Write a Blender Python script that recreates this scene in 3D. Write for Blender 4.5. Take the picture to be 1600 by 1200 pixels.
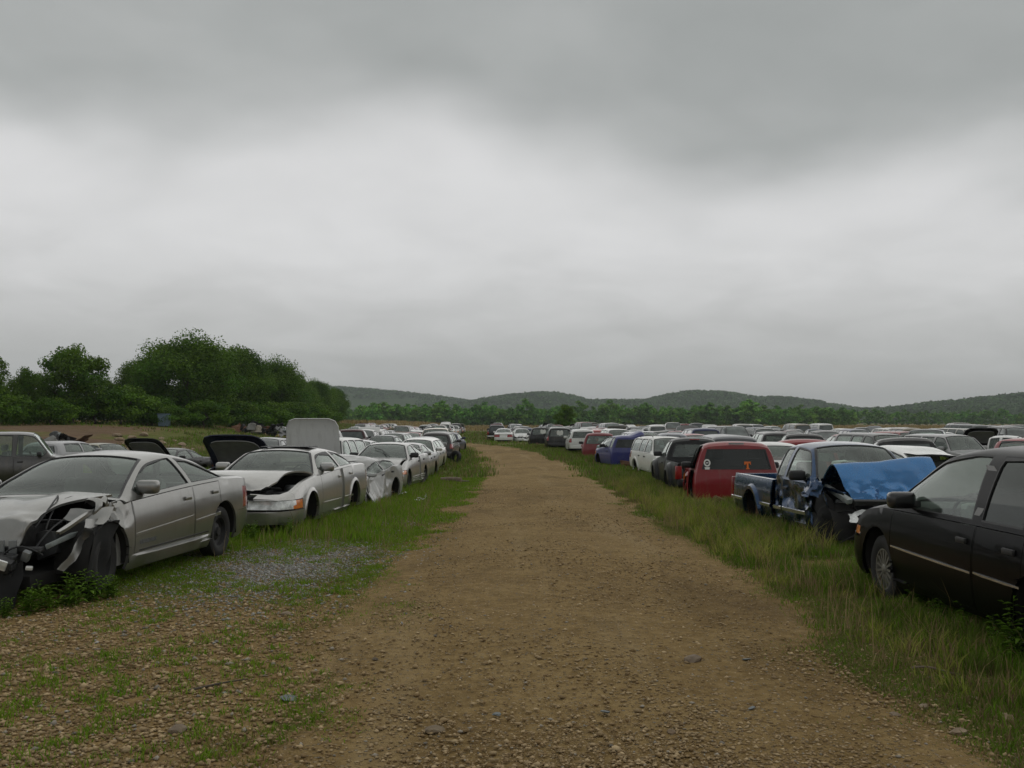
import bpy, bmesh, math, random
import numpy as np
from mathutils import Vector, Matrix, noise as mnoise

# ------------------------------------------------------------------ camera, sky, sun, exposure
scene = bpy.context.scene
for _o in list(bpy.data.objects):
    bpy.data.objects.remove(_o)
COL = scene.collection
rad = math.radians
F_PX, CAM_H, HORIZON = 1520.0, 1.70, 659.0
HAZE = 0.00019
SKY_SEED = 3.7

cam_data = bpy.data.cameras.new('camera')
cam_data.sensor_width = 36.0
cam_data.lens = F_PX / 1600.0 * 36.0
cam_data.clip_start = 0.05
cam_data.clip_end = 20000.0
cam = bpy.data.objects.new('camera', cam_data)
COL.objects.link(cam)
cam.location = (0, 0, CAM_H)
cam.rotation_euler = (rad(90) + math.atan((HORIZON - 600) / F_PX), 0, 0)
scene.camera = cam

SUN_EL, SUN_AZ = 52.0, 25.0          # degrees; azimuth clockwise from +Y
sun_data = bpy.data.lights.new('sun', 'SUN')
sun_data.energy = 0.85
sun_data.angle = rad(110)
sun_data.color = (1.0, 0.97, 0.92)
sun = bpy.data.objects.new('sun', sun_data)
COL.objects.link(sun)
_d = Vector((math.sin(rad(SUN_AZ)) * math.cos(rad(SUN_EL)), math.cos(rad(SUN_AZ)) * math.cos(rad(SUN_EL)), math.sin(rad(SUN_EL))))
sun.rotation_euler = _d.to_track_quat('Z', 'Y').to_euler()
sun.location = (0, 0, 60)

scene.view_settings.view_transform = 'Standard'
scene.view_settings.look = 'None'
scene.view_settings.gamma = 1.0
scene.view_settings.exposure = 0.0
scene.view_settings.use_curve_mapping = False
scene.cycles.use_denoising = True
scene.cycles.max_bounces = 6
scene.cycles.transparent_max_bounces = 12
scene.cycles.diffuse_bounces = 3
scene.cycles.glossy_bounces = 3
scene.cycles.transmission_bounces = 4
scene.cycles.volume_bounces = 0
scene.cycles.caustics_reflective = False
scene.cycles.caustics_refractive = False
scene.cycles.use_adaptive_sampling = True
scene.cycles.adaptive_threshold = 0.02


class NT:
    """tiny node-tree helper"""
    def __init__(self, tree):
        self.t = tree
        self.n = tree.nodes
        self.l = tree.links

    def node(self, typ, _in=None, **kw):
        nd = self.n.new(typ)
        for k, v in kw.items():
            setattr(nd, k, v)
        for k, v in (_in or {}).items():
            self.put(nd.inputs[k], v)
        return nd

    def put(self, sock, v):
        if isinstance(v, bpy.types.NodeSocket):
            self.l.new(v, sock)
        elif isinstance(v, bpy.types.Node):
            self.l.new(v.outputs[0], sock)
        else:
            if isinstance(v, (tuple, list)) and len(v) == 3 and sock.type == 'RGBA':
                v = (*v, 1.0)
            sock.default_value = v

    def math(self, op, a, b=0.0, c=None, clamp=False):
        nd = self.node('ShaderNodeMath', {0: a, 1: b}, operation=op, use_clamp=clamp)
        if c is not None:
            self.put(nd.inputs[2], c)
        return nd.outputs[0]

    def vmath(self, op, a, b=None, scale=None):
        nd = self.node('ShaderNodeVectorMath', {0: a}, operation=op)
        if b is not None:
            self.put(nd.inputs[1], b)
        if scale is not None:
            self.put(nd.inputs['Scale'], scale)
        return nd.outputs[0]

    def noise(self, vec, scale, detail=4.0, rough=0.55, dist=0.0):
        nd = self.node('ShaderNodeTexNoise', {'Scale': scale, 'Detail': detail, 'Roughness': rough, 'Distortion': dist})
        if vec is not None:
            self.put(nd.inputs['Vector'], vec)
        return nd.outputs['Fac']

    def ramp(self, fac, stops, interp='LINEAR'):
        nd = self.node('ShaderNodeValToRGB', {'Fac': fac})
        cr = nd.color_ramp
        cr.interpolation = interp
        while len(cr.elements) < len(stops):
            cr.elements.new(0.5)
        for e, (p, c) in zip(cr.elements, stops):
            e.position = p
            e.color = (*c, 1.0) if len(c) == 3 else c
        return nd.outputs['Color']

    def mix(self, fac, a, b, blend='MIX'):
        nd = self.node('ShaderNodeMix', data_type='RGBA', blend_type=blend)
        self.put(nd.inputs[0], fac)
        self.put(nd.inputs[6], a)
        self.put(nd.inputs[7], b)
        return nd.outputs[2]

    def maprange(self, v, a, b, c=0.0, d=1.0, smooth=False):
        nd = self.node('ShaderNodeMapRange', {0: v, 1: a, 2: b, 3: c, 4: d})
        if smooth:
            nd.interpolation_type = 'SMOOTHSTEP'
        return nd.outputs[0]


world = bpy.data.worlds.new('World')
scene.world = world
world.use_nodes = True
w = NT(world.node_tree)
w.n.clear()
sky = w.node('ShaderNodeTexSky', sky_type='NISHITA', sun_disc=False)
sky.sun_elevation = rad(SUN_EL)
sky.sun_rotation = rad(SUN_AZ)
tc = w.node('ShaderNodeTexCoord')
sep = w.node('ShaderNodeSeparateXYZ', {0: tc.outputs['Generated']})
elev = w.math('MAXIMUM', sep.outputs[2], 0.0)
den = w.math('ADD', elev, 0.22)
plane = w.node('ShaderNodeCombineXYZ', {0: w.math('DIVIDE', sep.outputs[0], den), 1: w.math('DIVIDE', sep.outputs[1], den), 2: SKY_SEED})
big = w.noise(plane, 1.05, 3.0, 0.5, 0.35)
mid = w.noise(plane, 2.6, 5.0, 0.52, 0.5)
fine = w.noise(plane, 7.0, 4.0, 0.55, 0.2)
# a thick dark deck overhead with a ragged lower edge, a thin bright break under it, grey layers to the horizon
edge = w.math('MULTIPLY_ADD', w.math('SUBTRACT', big, 0.5), 0.42, elev)
edge = w.math('MULTIPLY_ADD', w.math('SUBTRACT', mid, 0.5), 0.09, edge)
deck = w.maprange(edge, 0.16, 0.36, 0.0, 1.0, True)
band = w.maprange(w.math('MULTIPLY_ADD', w.math('SUBTRACT', mid, 0.5), 0.10, elev), 0.03, 0.20, 0.0, 1.0, True)
lowc = w.mix(band, (0.52, 0.523, 0.514), (0.745, 0.745, 0.747))
topc = w.mix(w.maprange(w.noise(plane, 1.5, 4.0, 0.5, 0.2), 0.32, 0.70, 0.0, 1.0, True), (0.355, 0.371, 0.364), (0.455, 0.468, 0.461))
cloud = w.mix(deck, lowc, topc)
tex = w.math('MULTIPLY_ADD', w.math('SUBTRACT', mid, 0.5), 0.15, w.math('MULTIPLY_ADD', w.math('SUBTRACT', fine, 0.5), 0.07, 1.0))
cloud = w.vmath('SCALE', cloud, scale=tex)
glow = w.maprange(elev, 0.0, 0.055, 1.0, 0.0, True)
cloud = w.mix(w.math('MULTIPLY', glow, 0.75), cloud, (0.60, 0.575, 0.55))
cloud10 = w.vmath('SCALE', cloud, scale=10.0)
skymix = w.mix(0.985, sky.outputs[0], cloud10)
bg = w.node('ShaderNodeBackground', {'Color': skymix, 'Strength': 0.1})
wo = w.node('ShaderNodeOutputWorld', {'Surface': bg})

# ------------------------------------------------------------------ helpers


def ss(a, b, x):
    t = min(1.0, max(0.0, (x - a) / (b - a)))
    return t * t * (3 - 2 * t)


def ssn(a, b, x):
    t = np.clip((x - a) / (b - a), 0, 1)
    return t * t * (3 - 2 * t)


def vnoise(x, y, seed=0):
    """value noise, numpy arrays"""
    xi = np.floor(x).astype(np.int64)
    yi = np.floor(y).astype(np.int64)
    xf = x - xi
    yf = y - yi
    u = xf * xf * (3 - 2 * xf)
    v = yf * yf * (3 - 2 * yf)

    def h(a, b):
        n = (a * 374761393 + b * 668265263 + seed * 1442695041) & 0xFFFFFFFF
        n = ((n ^ (n >> 13)) * 1274126177) & 0xFFFFFFFF
        return ((n ^ (n >> 16)) & 0xFFFF) / 65535.0
    return (h(xi, yi) * (1 - u) + h(xi + 1, yi) * u) * (1 - v) + (h(xi, yi + 1) * (1 - u) + h(xi + 1, yi + 1) * u) * v


def fbm(x, y, seed=0, oct=4):
    s = 0.0
    a = 0.5
    for i in range(oct):
        s = s + a * vnoise(x * 2 ** i, y * 2 ** i, seed + i)
        a *= 0.5
    return s


def ground_z(x, y):
    x = np.asarray(x, float)
    y = np.asarray(y, float)
    z = -0.27 * ssn(10, 30, y)
    z = z + 1.75 * ssn(17, 37, -x) * ssn(32, 88, y) * (1 - ssn(300, 600, y))
    z = z + 0.05 * (fbm(x * 0.35, y * 0.35, 5, 3) - 0.45)
    # shallow wheel ruts on the road are softer than the verges
    return z


def gz(x, y):
    return float(ground_z(np.array([x]), np.array([y]))[0])


def at(px, d):
    """ground point in the column of pixel px (1600 wide photograph) at depth d"""
    return (px - 800.0) / F_PX * d


def setp(o, label=None, cat=None, group=None, kind=None):
    if label:
        o['label'] = label
    if cat:
        o['category'] = cat
    if group:
        o['group'] = group
    if kind:
        o['kind'] = kind
    return o


def mesh_obj(name, V, F, mats, parent=None, mi=None, smooth=True, sharp=38, loc=None):
    me = bpy.data.meshes.new(name)
    me.from_pydata([tuple(v) for v in V], [], [tuple(f) for f in F])
    for m in (mats if isinstance(mats, (list, tuple)) else [mats]):
        me.materials.append(MAT[m] if isinstance(m, str) else m)
    if mi is not None:
        me.polygons.foreach_set('material_index', mi)
    if smooth:
        me.shade_smooth()
        if sharp:
            me.set_sharp_from_angle(angle=rad(sharp))
    me.update()
    o = bpy.data.objects.new(name, me)
    COL.objects.link(o)
    if parent is not None:
        o.parent = parent
    if loc is not None:
        o.location = loc
    return o


def empty(name, loc, rz=0.0, tilt=(0, 0)):
    o = bpy.data.objects.new(name, None)
    o.empty_display_size = 0.2
    COL.objects.link(o)
    o.location = loc
    o.rotation_euler = (tilt[0], tilt[1], rz)
    return o


def np_mesh(name, V, F, mat, cols=None, smooth=False):
    """V (n,3) float, F (m,k) int with one k"""
    me = bpy.data.meshes.new(name)
    V = np.ascontiguousarray(V, dtype=np.float32)
    F = np.ascontiguousarray(F, dtype=np.int32)
    k = F.shape[1]
    me.vertices.add(len(V))
    me.vertices.foreach_set('co', V.ravel())
    me.loops.add(F.size)
    me.loops.foreach_set('vertex_index', F.ravel())
    me.polygons.add(len(F))
    me.polygons.foreach_set('loop_start', np.arange(0, F.size, k, dtype=np.int32))
    if cols is not None:
        a = me.color_attributes.new('Col', 'FLOAT_COLOR', 'POINT')
        c4 = np.ones((len(V), 4), np.float32)
        c4[:, :3] = cols
        a.data.foreach_set('color', c4.ravel())
    me.materials.append(MAT[mat])
    me.update(calc_edges=True)
    if smooth:
        me.shade_smooth()
    return me


# ------------------------------------------------------------------ materials
MAT = {}


def material(name, fn):
    m = bpy.data.materials.new(name)
    m.use_nodes = True
    t = NT(m.node_tree)
    t.n.clear()
    out = t.node('ShaderNodeOutputMaterial')
    sh, disp = fn(t)
    t.put(out.inputs['Surface'], sh)
    MAT[name] = m
    return m


def principled(t, **kw):
    nd = t.node('ShaderNodeBsdfPrincipled')
    for k, v in kw.items():
        t.put(nd.inputs[k.replace('_', ' ')], v)
    return nd


def simple(name, col, rough=0.6, metal=0.0, var=0.12, scale=6.0, coat=0.0, bump=0.0):
    def fn(t):
        c = t.node('ShaderNodeTexCoord').outputs['Object']
        n = t.noise(c, scale, 4, 0.6)
        dark = tuple(x * (1 - var) for x in col)
        lite = tuple(min(1, x * (1 + var)) for x in col)
        cc = t.ramp(n, [(0.3, dark), (0.7, lite)])
        kw = dict(Base_Color=cc, Roughness=t.maprange(n, 0.3, 0.7, rough * 0.9, min(1, rough * 1.12)), Metallic=metal, Coat_Weight=coat)
        if bump:
            kw['Normal'] = t.node('ShaderNodeBump', {'Strength': bump, 'Distance': 0.01, 'Height': t.noise(c, scale * 3, 5, 0.6)}).outputs[0]
        return principled(t, **kw), None
    return material(name, fn)


def paint_fn(metal, rough, dustamt, coat=0.8, spec=0.35):
    def fn(t):
        c = t.node('ShaderNodeTexCoord').outputs['Object']
        oi = t.node('ShaderNodeObjectInfo')
        big = t.noise(c, 1.3, 5, 0.62, 0.4)
        sm = t.noise(c, 14.0, 4, 0.65)
        dust = t.math('MULTIPLY_ADD', t.math('SUBTRACT', sm, 0.5), 0.5, big)
        dust = t.maprange(dust, 0.42, 0.78, 0.0, dustamt, True)
        base = t.mix(dust, oi.outputs['Color'], (0.22, 0.20, 0.165))
        # rain runs down the vertical panels
        sp = t.vmath('MULTIPLY', c, (9.0, 9.0, 0.9))
        run = t.maprange(t.noise(sp, 1.0, 3, 0.6), 0.52, 0.72, 0.0, dustamt * 1.3)
        base = t.mix(run, base, (0.16, 0.145, 0.12))
        r = t.math('MULTIPLY_ADD', dust, 0.45, rough)
        bump = t.node('ShaderNodeBump', {'Strength': 0.02, 'Distance': 0.02, 'Height': t.noise(c, 3.0, 2, 0.5)})
        return principled(t, Base_Color=base, Metallic=t.math('MULTIPLY', t.math('SUBTRACT', 1.0, dust), metal), Roughness=r,
                          Coat_Weight=coat, Coat_Roughness=t.math('MULTIPLY_ADD', dust, 0.9, 0.05), Specular_IOR_Level=spec, Normal=bump.outputs[0]), None
    return fn


material('paint', paint_fn(0.0, 0.36, 0.15, 0.40, 0.28))
material('paint_metal', paint_fn(0.85, 0.29, 0.15, 0.5))
material('paint_blue', paint_fn(0.88, 0.27, 0.07, 0.6))
material('paint_dark', paint_fn(0.0, 0.30, 0.004, 0.13, 0.05))


def glass_fn(tint, dusty, refl=1.35):
    def fn(t):
        c = t.node('ShaderNodeTexCoord').outputs['Object']
        tr = t.node('ShaderNodeBsdfTransparent', {'Color': tint})
        gl = t.node('ShaderNodeBsdfGlossy', {'Color': (0.9, 0.95, 0.92), 'Roughness': 0.04})
        fr = t.node('ShaderNodeFresnel', {'IOR': 1.55})
        f2 = t.math('MULTIPLY', fr.outputs[0], refl, clamp=True)
        m = t.node('ShaderNodeMixShader', {0: f2, 1: tr, 2: gl})
        df = t.node('ShaderNodeBsdfDiffuse', {'Color': (0.40, 0.45, 0.41)})
        n = t.maprange(t.noise(c, 3.5, 6, 0.65, 0.5), 0.35, 0.75, dusty * 0.4, dusty * 1.7)
        return t.node('ShaderNodeMixShader', {0: n, 1: m, 2: df}), None
    return fn


material('glass', glass_fn((0.70, 0.80, 0.745), 0.17))
material('glass_clear', glass_fn((0.74, 0.85, 0.79), 0.045, 1.1))
material('glass_tint', glass_fn((0.06, 0.065, 0.065), 0.012, 0.8))


def glass_far(t):
    c = t.node('ShaderNodeTexCoord').outputs['Object']
    n = t.noise(c, 1.2, 3, 0.6)
    cc = t.ramp(n, [(0.3, (0.02, 0.028, 0.026)), (0.7, (0.10, 0.125, 0.115))])
    return principled(t, Base_Color=cc, Roughness=0.12, Coat_Weight=0.5), None


material('glass_dark', glass_far)
simple('trim', (0.018, 0.018, 0.019), 0.5)
simple('plastic', (0.015, 0.0155, 0.016), 0.6, var=0.3)
simple('liner', (0.007, 0.007, 0.007), 0.95, var=0.4)
simple('plastic_grey', (0.16, 0.165, 0.165), 0.6, var=0.2)
simple('rubber', (0.013, 0.0125, 0.012), 0.75, var=0.35, scale=10)
simple('steel_wheel', (0.022, 0.022, 0.022), 0.6, 0.3, var=0.35)
simple('alloy', (0.20, 0.19, 0.16), 0.5, 0.5, var=0.2)
simple('chrome', (0.62, 0.62, 0.62), 0.22, 0.9, var=0.15)
simple('lens', (0.62, 0.63, 0.62), 0.18, 0.15, var=0.35, scale=14, coat=0.8)
simple('lens_yellow', (0.42, 0.33, 0.18), 0.25, 0.0, var=0.3, scale=14, coat=0.6)
simple('amber', (0.62, 0.17, 0.02), 0.25, 0.0, var=0.2, scale=14, coat=0.6)
simple('tail_red', (0.28, 0.015, 0.015), 0.22, 0.0, var=0.3, scale=10, coat=0.7)
simple('white_lens', (0.6, 0.6, 0.58), 0.3, coat=0.5)
simple('interior', (0.19, 0.187, 0.175), 0.85, var=0.2)
simple('interior_dark', (0.07, 0.07, 0.07), 0.8, var=0.25)
simple('interior_tan', (0.32, 0.285, 0.235), 0.85, var=0.2)
simple('airbag', (0.58, 0.58, 0.55), 0.9, var=0.1)
simple('underbody', (0.012, 0.011, 0.010), 0.85, var=0.5, scale=5)
simple('metal_grey', (0.19, 0.20, 0.20), 0.45, 0.5, var=0.3)
simple('primer', (0.24, 0.265, 0.26), 0.5, 0.2, var=0.2)
simple('rust', (0.13, 0.06, 0.03), 0.85, 0.1, var=0.5, scale=9)
simple('engine', (0.06, 0.06, 0.06), 0.5, 0.5, var=0.6, scale=9)
simple('sticker_white', (0.75, 0.75, 0.72), 0.6, var=0.06)
simple('sticker_orange', (0.72, 0.16, 0.02), 0.6, var=0.06)
simple('insulation', (0.25, 0.25, 0.25), 0.95, var=0.15)
simple('black_paint', (0.012, 0.012, 0.013), 0.3, coat=0.5)
simple('wood', (0.17, 0.135, 0.10), 0.9, var=0.4, scale=5, bump=0.5)
simple('twig', (0.075, 0.06, 0.045), 0.9, var=0.3)
simple('slate', (0.13, 0.145, 0.145), 0.7, var=0.2)
simple('red_plastic', (0.5, 0.045, 0.03), 0.5, var=0.25)
simple('blue_plastic', (0.15, 0.21, 0.28), 0.6, var=0.2)
simple('petal', (0.8, 0.8, 0.78), 0.8, var=0.04)
simple('bark', (0.075, 0.06, 0.045), 0.95, var=0.35, bump=0.6)


def rock_fn(t):
    c = t.node('ShaderNodeTexCoord').outputs['Object']
    n = t.noise(c, 9.0, 6, 0.65)
    oi = t.node('ShaderNodeObjectInfo')
    cc = t.ramp(n, [(0.3, (0.13, 0.10, 0.07)), (0.55, (0.24, 0.195, 0.14)), (0.8, (0.36, 0.31, 0.245))])
    cc = t.mix(1.0, cc, oi.outputs['Color'], 'MULTIPLY')
    b = t.node('ShaderNodeBump', {'Strength': 0.6, 'Distance': 0.01, 'Height': t.noise(c, 40.0, 5, 0.6)})
    return principled(t, Base_Color=cc, Roughness=0.92, Normal=b.outputs[0]), None


material('rock', rock_fn)


def attr_diffuse(rough, trans, name, specular=0.3):
    def fn(t):
        a = t.node('ShaderNodeAttribute', attribute_name='Col')
        p = principled(t, Base_Color=a.outputs['Color'], Roughness=rough, Specular_IOR_Level=specular)
        if trans:
            tl = t.node('ShaderNodeBsdfTranslucent', {'Color': a.outputs['Color']})
            return t.node('ShaderNodeMixShader', {0: trans, 1: p, 2: tl}), None
        return p, None
    return material(name, fn)


attr_diffuse(0.7, 0.38, 'blade', 0.10)
attr_diffuse(0.9, 0.0, 'pebble', 0.15)


def leaf_fn(t):
    a = t.node('ShaderNodeAttribute', attribute_name='Col')
    oi = t.node('ShaderNodeObjectInfo')
    c = t.mix(1.0, a.outputs['Color'], oi.outputs['Color'], 'MULTIPLY')
    p = principled(t, Base_Color=c, Roughness=0.65, Specular_IOR_Level=0.12)
    tl = t.node('ShaderNodeBsdfTranslucent', {'Color': c})
    return t.node('ShaderNodeMixShader', {0: 0.28, 1: p, 2: tl}), None


material('leaf', leaf_fn)


def soil_colour(t, c):
    """brown gravelly dirt, shared by road and ground; returns colour, height"""
    big = t.noise(c, 0.22, 4, 0.6, 0.3)
    mid = t.noise(c, 1.6, 5, 0.65, 0.2)
    sm = t.noise(c, 11.0, 6, 0.72)
    grit = t.noise(c, 70.0, 4, 0.7)
    base = t.ramp(t.math('MULTIPLY_ADD', t.math('SUBTRACT', mid, 0.5), 0.9, big),
                  [(0.28, (0.212, 0.127, 0.044)), (0.5, (0.305, 0.196, 0.072)), (0.72, (0.380, 0.258, 0.108))])
    base = t.mix(t.maprange(sm, 0.34, 0.66, 0.0, 0.6), base, (0.315, 0.230, 0.108))
    base = t.mix(t.maprange(sm, 0.62, 0.36, 0.0, 0.5), base, (0.088, 0.058, 0.022))
    damp = t.maprange(t.noise(t.vmath('MULTIPLY', c, (0.75, 0.34, 1.0)), 1.0, 5, 0.6, 0.5), 0.52, 0.66, 0.0, 0.42, True)
    base = t.mix(damp, base, (0.105, 0.066, 0.024))
    pale = t.maprange(t.noise(t.vmath('MULTIPLY', c, (1.3, 0.10, 1.0)), 1.0, 4, 0.55, 0.2), 0.52, 0.68, 0.0, 0.45, True)
    base = t.mix(pale, base, (0.36, 0.265, 0.135))
    vor = t.node('ShaderNodeTexVoronoi', {'Vector': c, 'Scale': 34.0, 'Randomness': 1.0})
    stone = t.maprange(vor.outputs['Distance'], 0.42, 0.26, 0.0, 1.0, True)
    vs = t.node('ShaderNodeSeparateColor', {0: vor.outputs['Color']})
    keep = t.maprange(vs.outputs[0], 0.55, 0.62, 0.0, 1.0)
    scol = t.ramp(vs.outputs[1], [(0.0, (0.13, 0.095, 0.055)), (0.45, (0.28, 0.215, 0.13)), (0.8, (0.40, 0.32, 0.21)), (1.0, (0.21, 0.20, 0.18))])
    sf = t.math('MULTIPLY', stone, keep)
    base = t.mix(t.math('MULTIPLY', sf, 0.75), base, scol)
    base = t.mix(t.maprange(grit, 0.60, 0.75, 0.0, 0.5), base, (0.38, 0.295, 0.175))
    base = t.mix(t.maprange(grit, 0.40, 0.27, 0.0, 0.5), base, (0.065, 0.05, 0.033))
    h = t.math('MULTIPLY_ADD', sf, 0.6, t.math('MULTIPLY_ADD', sm, 0.9, t.math('MULTIPLY', grit, 0.35)))
    return base, h


def road_fn(t):
    c = t.node('ShaderNodeTexCoord').outputs['Object']
    base, h = soil_colour(t, c)
    b = t.node('ShaderNodeBump', {'Strength': 0.95, 'Distance': 0.04, 'Height': h})
    return principled(t, Base_Color=base, Roughness=0.95, Specular_IOR_Level=0.12, Normal=b.outputs[0]), None


material('road', road_fn)


def ground_fn(t):
    c = t.node('ShaderNodeTexCoord').outputs['Object']
    base, h = soil_colour(t, c)
    a = t.node('ShaderNodeAttribute', attribute_name='Col')
    sp = t.node('ShaderNodeSeparateColor', {0: a.outputs['Color']})
    n1 = t.noise(c, 0.35, 5, 0.65, 0.4)
    n2 = t.noise(c, 3.2, 5, 0.7, 0.3)
    g = t.math('ADD', t.math('MULTIPLY', n1, 0.5), t.math('MULTIPLY', n2, 0.5))
    gm = t.math('ADD', sp.outputs[0], t.math('MULTIPLY', t.math('SUBTRACT', g, 0.5), 1.6))
    gm = t.maprange(gm, 0.38, 0.66, 0.0, 1.0, True)
    green = t.ramp(t.noise(c, 1.1, 6, 0.7, 0.3), [(0.25, (0.075, 0.092, 0.016)), (0.5, (0.110, 0.125, 0.024)), (0.72, (0.160, 0.140, 0.050))])
    tan = t.ramp(t.noise(c, 0.8, 6, 0.7, 0.3), [(0.25, (0.12, 0.098, 0.046)), (0.6, (0.20, 0.158, 0.072)), (0.8, (0.13, 0.125, 0.045))])
    red = t.ramp(t.noise(c, 1.1, 6, 0.7, 0.3), [(0.3, (0.11, 0.068, 0.042)), (0.7, (0.19, 0.125, 0.08))])
    col = t.mix(sp.outputs[2], base, red)
    col = t.mix(gm, col, green)
    col = t.mix(sp.outputs[1], col, tan)
    hh = t.math('ADD', h, t.math('MULTIPLY', gm, n2))
    b = t.node('ShaderNodeBump', {'Strength': 0.7, 'Distance': 0.04, 'Height': hh})
    return principled(t, Base_Color=col, Roughness=0.95, Specular_IOR_Level=0.12, Normal=b.outputs[0]), None


material('ground', ground_fn)


def hill_fn(t):
    c = t.node('ShaderNodeTexCoord').outputs['Object']
    n = t.noise(c, 0.05, 6, 0.65)
    cc = t.ramp(n, [(0.35, (0.02, 0.042, 0.012)), (0.6, (0.045, 0.08, 0.022))])
    return principled(t, Base_Color=cc, Roughness=0.95, Specular_IOR_Level=0.1), None


material('hill', hill_fn)
# ------------------------------------------------------------------ vehicle builder


def pch(pts):
    """monotone cubic through (s, v) points"""
    xs = np.array([p[0] for p in pts], float)
    ys = np.array([p[1] for p in pts], float)
    h = np.diff(xs)
    dl = np.diff(ys) / h
    m = np.zeros(len(xs))
    for i in range(1, len(xs) - 1):
        if dl[i - 1] * dl[i] > 0:
            w1 = 2 * h[i] + h[i - 1]
            w2 = h[i] + 2 * h[i - 1]
            m[i] = (w1 + w2) / (w1 / dl[i - 1] + w2 / dl[i])
    m[0], m[-1] = dl[0], dl[-1]

    def f(s):
        s = min(max(s, xs[0]), xs[-1])
        i = int(min(max(np.searchsorted(xs, s) - 1, 0), len(h) - 1))
        t = (s - xs[i]) / h[i]
        return ((1 + 2 * t) * (1 - t) ** 2 * ys[i] + t * (1 - t) ** 2 * h[i] * m[i]
                + t * t * (3 - 2 * t) * ys[i + 1] + t * t * (t - 1) * h[i] * m[i + 1])
    return f


FU = pch([(0, .935), (.12, .975), (.42, 1.0), (.62, .998), (.8, .985), (1, .95)])


def hull(pts):
    pts = sorted(set((round(a, 4), round(b, 4)) for a, b in pts))

    def half(p):
        o = []
        for q in p:
            while len(o) >= 2 and (o[-1][0] - o[-2][0]) * (q[1] - o[-2][1]) - (o[-1][1] - o[-2][1]) * (q[0] - o[-2][0]) <= 1e-9:
                o.pop()
            o.append(q)
        return o
    a, b = half(pts), half(pts[::-1])
    return a[:-1] + b[:-1]


def shrink(poly, d):
    cx = sum(p[0] for p in poly) / len(poly)
    cy = sum(p[1] for p in poly) / len(poly)
    o = []
    for x, y in poly:
        dx, dy = cx - x, cy - y
        l = math.hypot(dx, dy) or 1
        k = min(d * 1.3 / l, .6)
        o.append((x + dx * k, y + dy * k))
    return o


class Part:
    def __init__(self, name, V, F, mats, mi=None, parent=None, sharp=38, paint=False):
        self.name, self.V, self.F = name, [Vector(v) for v in V], F
        self.mats = mats if isinstance(mats, list) else [mats]
        self.mi = mi
        self.parent = parent        # another Part or None
        self.sharp = sharp
        self.label = None
        self.color = None

    def map(self, fn):
        self.V = [Vector(fn(v)) for v in self.V]
        return self

    def rot(self, pivot, axis, ang):
        M = Matrix.Translation(pivot) @ Matrix.Rotation(ang, 4, axis) @ Matrix.Translation(-Vector(pivot))
        return self.map(lambda v: M @ v)

    def move(self, d):
        return self.map(lambda v: v + Vector(d))


def rim_of(V, F, depth, mi=None):
    """fold every open edge inwards so panels and openings show thickness"""
    V = [Vector(v) for v in V]
    nrm = [Vector((0, 0, 0)) for _ in V]
    ec = {}
    for fi, f in enumerate(F):
        n = Vector((0, 0, 0))
        for i in range(len(f)):
            a, b = V[f[i]], V[f[(i + 1) % len(f)]]
            n += a.cross(b)
        for i in f:
            nrm[i] += n
        for i in range(len(f)):
            a, b = f[i], f[(i + 1) % len(f)]
            k = (min(a, b), max(a, b))
            ec.setdefault(k, []).append((a, b, fi))
    new = {}
    F2 = list(F)
    mi2 = list(mi) if mi is not None else None
    for k, u in ec.items():
        if len(u) == 1:
            a, b, fi = u[0]
            for i in (a, b):
                if i not in new:
                    n = nrm[i].normalized() if nrm[i].length > 1e-12 else Vector((0, 0, 0))
                    new[i] = len(V)
                    V.append(V[i] - n * depth)
            F2.append((b, a, new[a], new[b]))
            if mi2 is not None:
                mi2.append(mi2[fi])
    return V, F2, mi2


def box_part(name, c, size, mat, parent=None, bev=0.25, rot=None, seg=2):
    bm = bmesh.new()
    bmesh.ops.create_cube(bm, size=1.0)
    for v in bm.verts:
        v.co = Vector((v.co.x * size[0], v.co.y * size[1], v.co.z * size[2]))
    if bev:
        bmesh.ops.bevel(bm, geom=list(bm.edges), offset=min(size) * bev, segments=seg, affect='EDGES', profile=0.6)
    if rot:
        R = Matrix.Rotation(rot[2], 3, 'Z') @ Matrix.Rotation(rot[1], 3, 'Y') @ Matrix.Rotation(rot[0], 3, 'X')
        for v in bm.verts:
            v.co = R @ v.co
    bm.verts.index_update()
    V = [v.co + Vector(c) for v in bm.verts]
    F = [tuple(v.index for v in f.verts) for f in bm.faces]
    bm.free()
    return Part(name, V, F, mat, parent=parent, sharp=50)


def lathe_x(prof, n=28, cx=0.0):
    """prof list of (r, x); revolve round the X axis"""
    V, F = [], []
    for i in range(n):
        a = 2 * math.pi * i / n
        for r, x in prof:
            V.append((x + cx, r * math.cos(a), r * math.sin(a)))
    m = len(prof)
    for i in range(n):
        j = (i + 1) % n
        for k in range(m - 1):
            F.append((i * m + k, j * m + k, j * m + k + 1, i * m + k + 1))
    return V, F


def tube(path, r, n=6):
    V, F = [], []
    P = [Vector(p) for p in path]
    rr = r if isinstance(r, (list, tuple)) else [r] * len(P)
    for i, p in enumerate(P):
        d = (P[min(i + 1, len(P) - 1)] - P[max(i - 1, 0)]).normalized()
        up = Vector((0, 0, 1)) if abs(d.z) < .9 else Vector((1, 0, 0))
        a = d.cross(up).normalized()
        b = d.cross(a)
        for k in range(n):
            t = 2 * math.pi * k / n
            V.append(p + (a * math.cos(t) + b * math.sin(t)) * rr[i])
    for i in range(len(P) - 1):
        for k in range(n):
            F.append((i * n + k, i * n + (k + 1) % n, (i + 1) * n + (k + 1) % n, (i + 1) * n + k))
    F.append(tuple(range(n)))
    F.append(tuple((len(P) - 1) * n + k for k in range(n))[::-1])
    return V, F


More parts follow.
